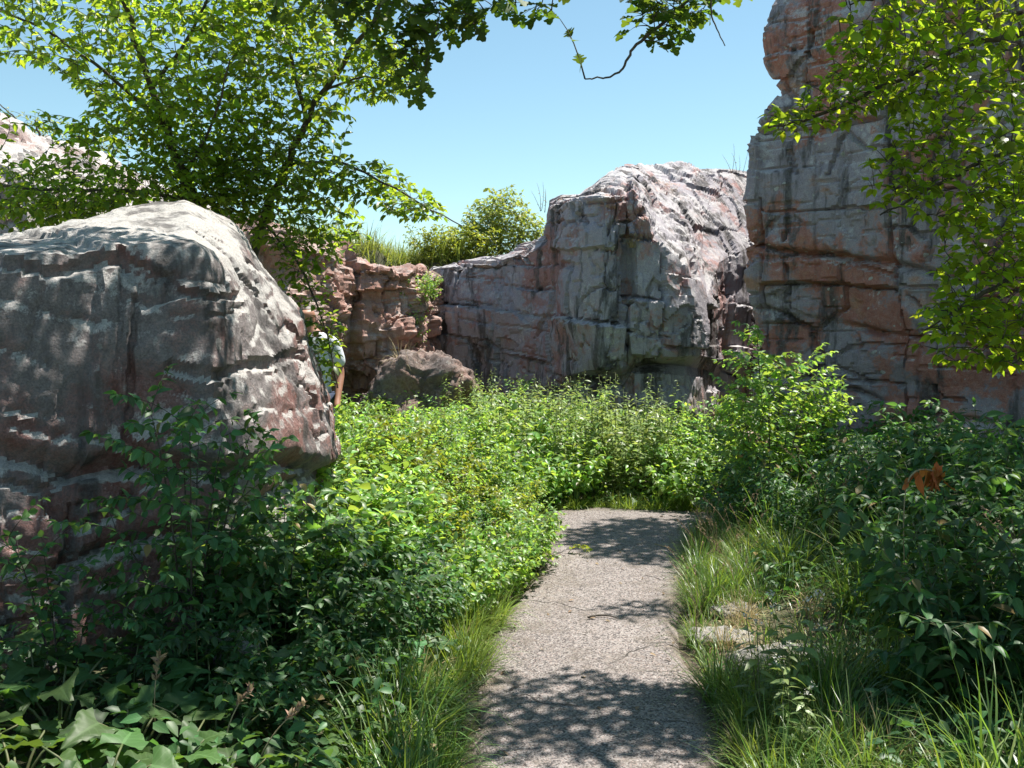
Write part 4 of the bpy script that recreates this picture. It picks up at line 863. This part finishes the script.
for x, y, s in ((1.95, 8.35, .7), (2.1, 8.0, .85), (1.75, 7.9, .6), (2.15, 7.6, .75), (2.2, 7.4, .7), (3.1, 8.6, 1.0), (1.95, 7.1, .55)):
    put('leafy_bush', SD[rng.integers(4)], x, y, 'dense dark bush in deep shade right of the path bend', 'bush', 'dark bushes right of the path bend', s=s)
for x, y, s in ((1.02, 3.85, 1.0), (1.2, 4.1, .8), (1.06, 3.6, .7)):
    put('flowering_weed', WF, x, y, 'pale green weed with whitish flower heads by the near right path edge', 'weed', 'pale flowering weeds by the right path edge', s=s)
# --- on the cliffs
for px, py, Y in ((365, 262, 15.0), (385, 262, 15.5), (405, 268, 15.6), (440, 262, 17.0), (352, 256, 14.6), (425, 270, 16.8), (460, 260, 17.0), (478, 256, 17.0)):
    x = at(px, py, Y)[0]; put('leafy_bush', SY[rng.integers(2)], x, Y, 'pale green bush on the grassy clifftop above the red cliff', 'bush', 'pale green bushes on the clifftop', s=u(.8, 1.1))
VN = shrub_mesh('v', 310, 0.9, 0.28, 8, 6, T_OV, 0.08, 0.06, 'leaf_shrub', twl=0.3, droop=0.9)
for px, py, s, lb in ((418, 318, .8, 'green creeper filling the cleft beside the red cliff, upper clump'), (416, 345, .6, 'green creeper in the cleft beside the red cliff, middle clump'), (432, 300, .5, 'small green creeper at the top of the cleft beside the red cliff')):
    p = at(px, py, 13.75); put('creeper', VN, p[0], p[1], lb, 'creeper', None, s=s, z=p[2])
p = at(402, 368, 12.75); put('grass_tuft', GY[0], p[0], p[1], 'dry straw coloured grass hanging from a ledge of the red cliff', 'grass tuft', s=1.7, z=p[2])
p = at(632, 247, 12.75); put('grass_tuft', GY[1], p[0], p[1], 'small rusty dry grass tuft in the crack of the grey buttress', 'grass tuft', s=0.8, z=p[2])
for px, Y, py, lb in ((738, 15.9, 168, 'thin bare weed stalks on the skyline beside the tall cliff'), (546, 14.8, 206, 'thin weed stalks on the skyline left of the grey buttress')):
    p = at(px, py, Y); put('skyline_weed', weed_mesh(int(px), 0.45, 5, 0.12, 0.03, 'grass_dry', 0.05), p[0], p[1], lb, 'weed', z=p[2] - 0.05)

# ------------------------------------------------------------------ undergrowth, low grass and litter that nobody could count
def scatter(n, box, test):
    out = np.zeros((0, 2))
    while len(out) < n:
        p = rng.uniform((box[0], box[2]), (box[1], box[3]), (n * 2, 2)); k = ~on_path(p[:, 0], p[:, 1], 0.02) & test(p[:, 0], p[:, 1]); out = np.concatenate([out, p[k]])
    return out[:n]
def leaf_stuff(name, n, box, test, hmax, L, tpl, lm, label, cat='undergrowth', flat=0.4):
    p = scatter(n, box, test); h = rng.random(n) ** 1.3 * hmax * (0.35 + 0.65 * (fbm(np.stack([p[:, 0] * 2, p[:, 1] * 2, p[:, 0] * 0], 1), 2, 5) * 0.5 + 0.5))
    edge = np.minimum(np.abs(p[:, 0] - xl(p[:, 1])), np.abs(p[:, 0] - xr(p[:, 1]))); h *= np.clip(edge / 0.3, 0.15, 1)
    P = np.stack([p[:, 0], p[:, 1], gz(p[:, 0], p[:, 1]) + h + 0.01], 1); a = rng.uniform(0, 6.28, n)
    d = np.stack([np.cos(a), np.sin(a), rng.normal(-0.1, .35, n)], 1); nn = np.array([0, 0, 1.0]) + rng.normal(0, flat, (n, 3)); s = L * rng.uniform(.6, 1.3, n)
    G = Geo(); G.leaves(tpl, P, d, nn, s); tag(link(name, G.mesh(name, M[lm])), label, cat, kind='stuff')
view = lambda x, y: (np.abs(x) < 0.62 * y + 0.4)
leaf_stuff('undergrowth', 15000, (-2.6, 0.4, 2.6, 9.6), lambda x, y: view(x, y) & (x < xl(y) - 0.03), 0.34, 0.055, T_OV, 'leaf_dark', 'low tangled green undergrowth left of the path')
leaf_stuff('undergrowth', 9000, (-2.6, 3.2, 9.2, 13.5), view, 0.5, 0.06, T_OV, 'leaf_shrub', 'low green undergrowth beyond the path bend')
leaf_stuff('undergrowth', 9000, (0.8, 4.2, 2.6, 10), lambda x, y: view(x, y) & (x > xr(y) + 0.45) & ~((y > 4.7) & (y < 5.5) & (x < 1.6)), 0.32, 0.05, T_OV, 'leaf_dark', 'low dark undergrowth on the right bank')
leaf_stuff('leaf_litter', 1800, (-1.2, 2.4, 2.5, 9.2), lambda x, y: (x > xl(y) - 0.5) & (x < xr(y) + 0.9), 0.012, 0.035, T_OV, 'litter', 'dry brown leaf litter along the path edges', 'leaf litter', 0.25)
def grass_stuff(n, box, test, H, lm, label, wid=0.005):
    p = scatter(n, box, test); a = rng.uniform(0, 6.28, n); tl = np.abs(rng.normal(0, .5, n)); G = Geo()
    P = np.stack([p[:, 0], p[:, 1], gz(p[:, 0], p[:, 1]) - 0.01], 1); d = np.stack([np.cos(a) * tl, np.sin(a) * tl, np.ones(n)], 1); nn = np.stack([-np.cos(a), -np.sin(a), tl], 1)
    k = rng.integers(0, 4, n); s = H * rng.uniform(.4, 1.2, n)
    for j in range(4):
        m = k == j; G.leaves(T_BLADE[j], P[m], d[m], nn[m], s[m], wid * rng.uniform(.7, 1.4, m.sum()))
    tag(link('grass', G.mesh('grass', M[lm])), label, 'grass', kind='stuff')
stone_gap = lambda x, y: ~((y > 4.6) & (y < 5.6) & (x > 1.0) & (x < 1.75) & (rng.random(np.shape(x)) < 0.8))
grass_stuff(16000, (0.7, 3.0, 2.5, 8.6), lambda x, y: (x > xr(y) + 0.0) & (x < xr(y) + 1.5) & stone_gap(x, y), 0.17, 'grass_dark', 'short green grass covering the right bank')
grass_stuff(5000, (-0.8, 0.4, 2.5, 9.0), lambda x, y: (x < xl(y) - 0.0) & (x > xl(y) - 0.4), 0.14, 'grass', 'short bright grass along the left path edge')
grass_stuff(3500, (0.2, 2.6, 8.9, 10), lambda x, y: (y < 9.6), 0.14, 'grass', 'short grass at the far side of the path bend')
grass_stuff(14000, (-4, 0.6, 13.2, 19.5), lambda x, y: gz(x, y) > 2.2, 0.5, 'leaf_far', 'pale green grass growing on top of the cliffs', 0.012)
grass_stuff(3500, (-0.7, 2.6, 2.5, 8.6), lambda x, y: ((x < xl(y)) & (x > xl(y) - 0.25)) | ((x > xr(y)) & (x < xr(y) + 1.2)), 0.13, 'grass_dry', 'dead straw blades matted through the verge grass', 0.004)
# loose grit on the path
n = 5000; p = np.zeros((0, 2))
while len(p) < n:
    q = rng.uniform((-0.4, 2.4), (2.0, 9.2), (n * 2, 2)); p = np.concatenate([p, q[on_path(q[:, 0], q[:, 1], 0.04)]])
p = p[:n]; OCT = (np.array([(1, 0, 0), (0, 1, 0), (-1, 0, 0), (0, -1, 0), (0, 0, .7), (0, 0, -.7)], float) * 0.5, [np.array([(0, 1, 4), (1, 2, 4), (2, 3, 4), (3, 0, 4), (1, 0, 5), (2, 1, 5), (3, 2, 5), (0, 3, 5)])], np.zeros((6, 2)))
G = Geo(); sz = rng.uniform(0.004, 0.010, n) * (1 + 0.7 * (rng.random(n) < 0.06)); G.leaves(OCT, np.column_stack([p, 0.042 + 0 * p[:, 0]]), rng.normal(0, 1, (n, 3)) * (1, 1, .2), np.array([0, 0, 1.0]) + rng.normal(0, .2, (n, 3)), sz)
M['grit'] = leaf_material('grit', (0.30, 0.25, 0.235), (0.2, 0.2, 0.2), 0.0, 0.9, 0.2, 0.01, 0.6, 0.0)
q = np.column_stack([rng.uniform(-0.2, 1.4, 420), rng.uniform(2.6, 9, 420)]); q = q[on_path(q[:, 0], q[:, 1])]; ed_ = np.minimum(q[:, 0] - xl(q[:, 1]), xr(q[:, 1]) - q[:, 0]); q = q[(ed_ < 0.14) | (rng.random(len(q)) < 0.22)]
GL = Geo(); m = len(q); a = rng.uniform(0, 6.28, m); GL.leaves(T_OV, np.column_stack([q, np.full(m, 0.05)]), np.stack([np.cos(a), np.sin(a), rng.normal(0, .15, m)], 1), np.array([0, 0, 1.0]) + rng.normal(0, .3, (m, 3)), rng.uniform(.012, .04, m))
tag(link('leaf_litter', GL.mesh('leaf_litter', M['litter'])), 'dry leaf scraps lying on the path surface', 'leaf litter', kind='stuff')
tag(link('gravel', G.mesh('gravel', M['grit'], False)), 'fine loose grit scattered over the asphalt footpath', 'gravel', kind='stuff')

# ------------------------------------------------------------------ stones and small things
def gpt(px, py): return ground_px(px, py)
for k, (px, py, dm, lb) in enumerate((
    (722, 640, (0.17, 0.12, 0.035), 'flat pale stone in the grass nearest the right path edge'), (790, 662, (0.30, 0.18, 0.035), 'largest flat stone sunk in the right bank grass'),
    (735, 612, (0.15, 0.10, 0.035), 'small flat stone above the other two in the bank grass'))):
    g = gpt(px, py); blob_rock('flat_stone', (g[0], g[1], g[2] + 0.015), dm, 30 + k, M['stone'], 0.3 * k, 44, 0.12, lb)
for k, (px, py, Y, dm, lb) in enumerate(((232, 648, 4.0, (0.12, 0.10, 0.07), 'grey stone half hidden among the dark plants below the boulder'), (262, 552, 4.5, (0.09, 0.08, 0.06), 'small pale stone catching sun at the boulder foot'),
    )):
    q = at(px, py, Y); blob_rock('half_buried_stone', tuple(q), dm, 40 + k, M['stone'], 0.5 * k, 30, 0.09, lb)

def twig(name, pts, rad, label, mat='bark', leaves=None):
    pts = np.array(pts, float); b = pts[0].copy(); G = Geo(); G.tube(bez(pts[0], pts[1], pts[2], 8) - b, np.linspace(rad, rad * 0.4, 8), 5)
    e = tag(empty(name, b), label, name.split('_')[-1]); link('stem', G.mesh('stem', M[mat]), e)
    if leaves:
        L = Geo(); leaves_along(L, np.random.default_rng(3), bez(pts[0], pts[1], pts[2], 8) - b, T_OV2, leaves, 0.03, 0.2, True, 0.0); link('foliage', L.mesh('foliage', M['leaf_yellow']), e)
    return e
def pathpt(px, py, dz=0.01): g = gpt(px, py); return np.array([g[0], g[1], 0.045 + dz])
twig('fallen_twig', [pathpt(588, 627), pathpt(603, 622), pathpt(618, 628)], 0.007, 'short brown twig lying across the middle of the path')
twig('fallen_twig', [pathpt(655, 551), pathpt(668, 555), pathpt(680, 558)], 0.004, 'thin pale twig lying in the shadow on the path', 'drystem')
twig('leafy_sprig', [pathpt(569, 561, 0.02), pathpt(578, 555, 0.07), pathpt(588, 563, 0.05)], 0.003, 'green sprig lying on the sunny path left of the shadow', 'stem', 0.06)

# withered orange leaf cluster on the right bank
WY = 4.35; w0 = at(935, 462, WY); e = tag(empty('withered_leaf_spray', w0), 'curled orange brown withered leaves hanging among dark bushes', 'dead leaves')
G = Geo(); S = Geo(); r = np.random.default_rng(77)
q = bez(at(906, 488, WY), at(912, 460, WY), at(940, 474, WY), 10) - w0; S.tube(q, 0.004, 5); S.tube(bez(w0 * 0 + q[0] + (0, 0, 0.0), q[0] + (-.02, 0, -.15), q[0] + (0.03, .05, -0.5), 6), 0.003, 4)
for k in range(16):
    p = q[9] + r.normal(0, 0.014, 3) * (1, 1, 1) + (-.012, 0, 0.0); G.leaves(T_HEART[k % 4], p[None], np.array([[r.normal(0, .25), r.normal(0, .25), -1]]), r.normal(0, 1, (1, 3)), u(.05, .09), u(.03, .05))
for k in range(7):
    p = q[1 + k % 6]; G.leaves(T_OV2, p[None], np.array([[r.normal(0, .4), r.normal(0, .3), -1]]), r.normal(0, 1, (1, 3)), u(.03, .05))
for k in range(3):
    p = q[6] + r.normal(0, 0.01, 3); G.leaves(T_OV2, p[None], np.array([[r.normal(0, .2), 0, -1]]), r.normal(0, 1, (1, 3)), u(.08, .11), 0.07)
link('stem', S.mesh('stem', M['drystem']), e); link('dead_leaf', G.mesh('dead_leaf', M['leaf_brown']), e)

# seed stalks standing singly among the broad leaves
for k, (px, py, pz, Y, lb) in enumerate(((155, 730, 655, 3.3, 'dry seed stalk rising between the broad leaves by the boulder'), (232, 745, 690, 3.2, 'reddish dry seed stalk leaning over the dark leaves'), (275, 760, 705, 3.1, 'long pinkish dry seed stalk slanting beside the near grass'))):
    a, b = at(px - 8 * k, py, Y), at(px + 6 + 12 * k, pz, Y); S = Geo(); q = bez(a - a, (b - a) * 0.5 + (-.02, 0, 0.03), b - a, 8); S.tube(q, np.linspace(.003, .001, 8), 4)
    F = Geo(); m = 26; t = np.random.default_rng(k).uniform(0.6, 1, m); p = np.stack([np.interp(t, np.linspace(0, 1, 8), q[:, c]) for c in range(3)], 1); F.leaves(T_NAR, p, nrm(b - a) + np.random.default_rng(k).normal(0, .5, (m, 3)), rng.normal(0, 1, (m, 3)), .03, .06)
    e = tag(empty('seed_stalk', a), lb, 'seed stalk'); link('stem', S.mesh('stem', M['drystem']), e); link('seed_head', F.mesh('seed_head', M['seed']), e)

# ------------------------------------------------------------------ the person behind the boulder
def skin(name, verts, edges, radii, mat, parent, sub=2):
    me = bpy.data.meshes.new(name); me.from_pydata([tuple(v) for v in verts], edges, []); o = bpy.data.objects.new(name, me); sc.collection.objects.link(o)
    m = o.modifiers.new('skin', 'SKIN'); m.use_smooth_shade = True; o.modifiers.new('sub', 'SUBSURF').levels = sub
    for i, rr in enumerate(radii): me.skin_vertices[0].data[i].radius = (rr if isinstance(rr, tuple) else (rr, rr))
    me.skin_vertices[0].data[0].use_root = True
    dg = bpy.context.evaluated_depsgraph_get(); nm = bpy.data.meshes.new_from_object(o.evaluated_get(dg)); bpy.data.objects.remove(o)
    nm.materials.clear(); nm.materials.append(mat); nm.name = name
    for p in nm.polygons: p.use_smooth = True
    return link(name, nm, parent)
M['skin'] = simple_material('skin', (0.36, 0.17, 0.11), (0.42, 0.21, 0.14), 30, 0.5, 0.05)
M['shirt'] = simple_material('pale_shirt', (0.70, 0.72, 0.78), (0.62, 0.65, 0.74), 14, 0.85, 0.5)
M['jeans'] = simple_material('denim', (0.05, 0.07, 0.13), (0.08, 0.10, 0.17), 40, 0.85, 0.3)
M['hair'] = simple_material('brown_hair', (0.04, 0.025, 0.015), (0.08, 0.05, 0.03), 60, 0.5, 0.5, (1, 1, .2))
M['shoe'] = simple_material('shoe', (0.2, 0.2, 0.2), (0.3, 0.3, 0.3), 20, 0.7, 0.2)
px_, py_ = at(312, 400, 8.1)[0], 8.1
per = tag(empty('person', (px_, py_, gz1(px_, py_)), R(12)), 'person in a loose pale short sleeved shirt half hidden behind the boulder', 'person')
V = [(0, 0, .92), (0, 0.01, 1.10), (0, .01, 1.28), (-.01, 0.0, 1.40), (-.03, -0.01, 1.47), (-.04, -.02, 1.56), (-.05, -.03, 1.63),
     (.10, 0, .88), (.11, -.02, .48), (.11, .02, .09), (.12, -.12, .04), (-.10, 0, .88), (-.11, -.02, .48), (-.11, .02, .09), (-.12, -.12, .04),
     (.17, 0.01, 1.36), (.23, .0, 1.10), (.20, -.13, .90), (.19, -.19, .82), (-.19, .01, 1.36), (-.25, .0, 1.10), (-.24, -.1, .88), (-.23, -.15, .80)]
Ee = [(0, 1), (1, 2), (2, 3), (3, 4), (4, 5), (5, 6), (0, 7), (7, 8), (8, 9), (9, 10), (0, 11), (11, 12), (12, 13), (13, 14), (3, 15), (15, 16), (16, 17), (17, 18), (3, 19), (19, 20), (20, 21), (21, 22)]
Rr = [(.15, .10), (.13, .09), (.15, .10), .07, .05, (.075, .09), (.065, .075), .085, .055, .038, .03, .085, .055, .038, .03, .05, .04, .028, .03, .05, .04, .028, .03]
skin('body', V, Ee, Rr, M['skin'], per)
skin('shirt', [(0, 0, .74), (0, .01, 1.05), (0, .01, 1.28), (-.01, 0, 1.38), (-.02, 0, 1.43), (.17, .01, 1.355), (.225, 0, 1.14), (-.19, .01, 1.355), (-.245, 0, 1.14)], [(0, 1), (1, 2), (2, 3), (3, 4), (3, 5), (5, 6), (3, 7), (7, 8)], [(.19, .135), (.165, .125), (.175, .125), .09, .062, .075, .07, .075, .07], M['shirt'], per)
skin('trousers', [(0, 0, .93), (.10, 0, .86), (.11, -.02, .48), (.11, .02, .10), (-.10, 0, .86), (-.11, -.02, .48), (-.11, .02, .10)], [(0, 1), (1, 2), (2, 3), (0, 4), (4, 5), (5, 6)], [(.16, .12), .098, .072, .062, .098, .072, .062], M['jeans'], per)
skin('hair', [(-.04, .03, 1.50), (-.045, .02, 1.58), (-.055, -.01, 1.66)], [(0, 1), (1, 2)], [(.07, .05), (.088, .085), (.07, .07)], M['hair'], per)
for s_ in (1, -1): skin('shoe', [(.11 * s_, .05, .05), (.115 * s_, -.06, .04), (.12 * s_, -.17, .03)], [(0, 1), (1, 2)], [.05, .045, .035], M['shoe'], per)
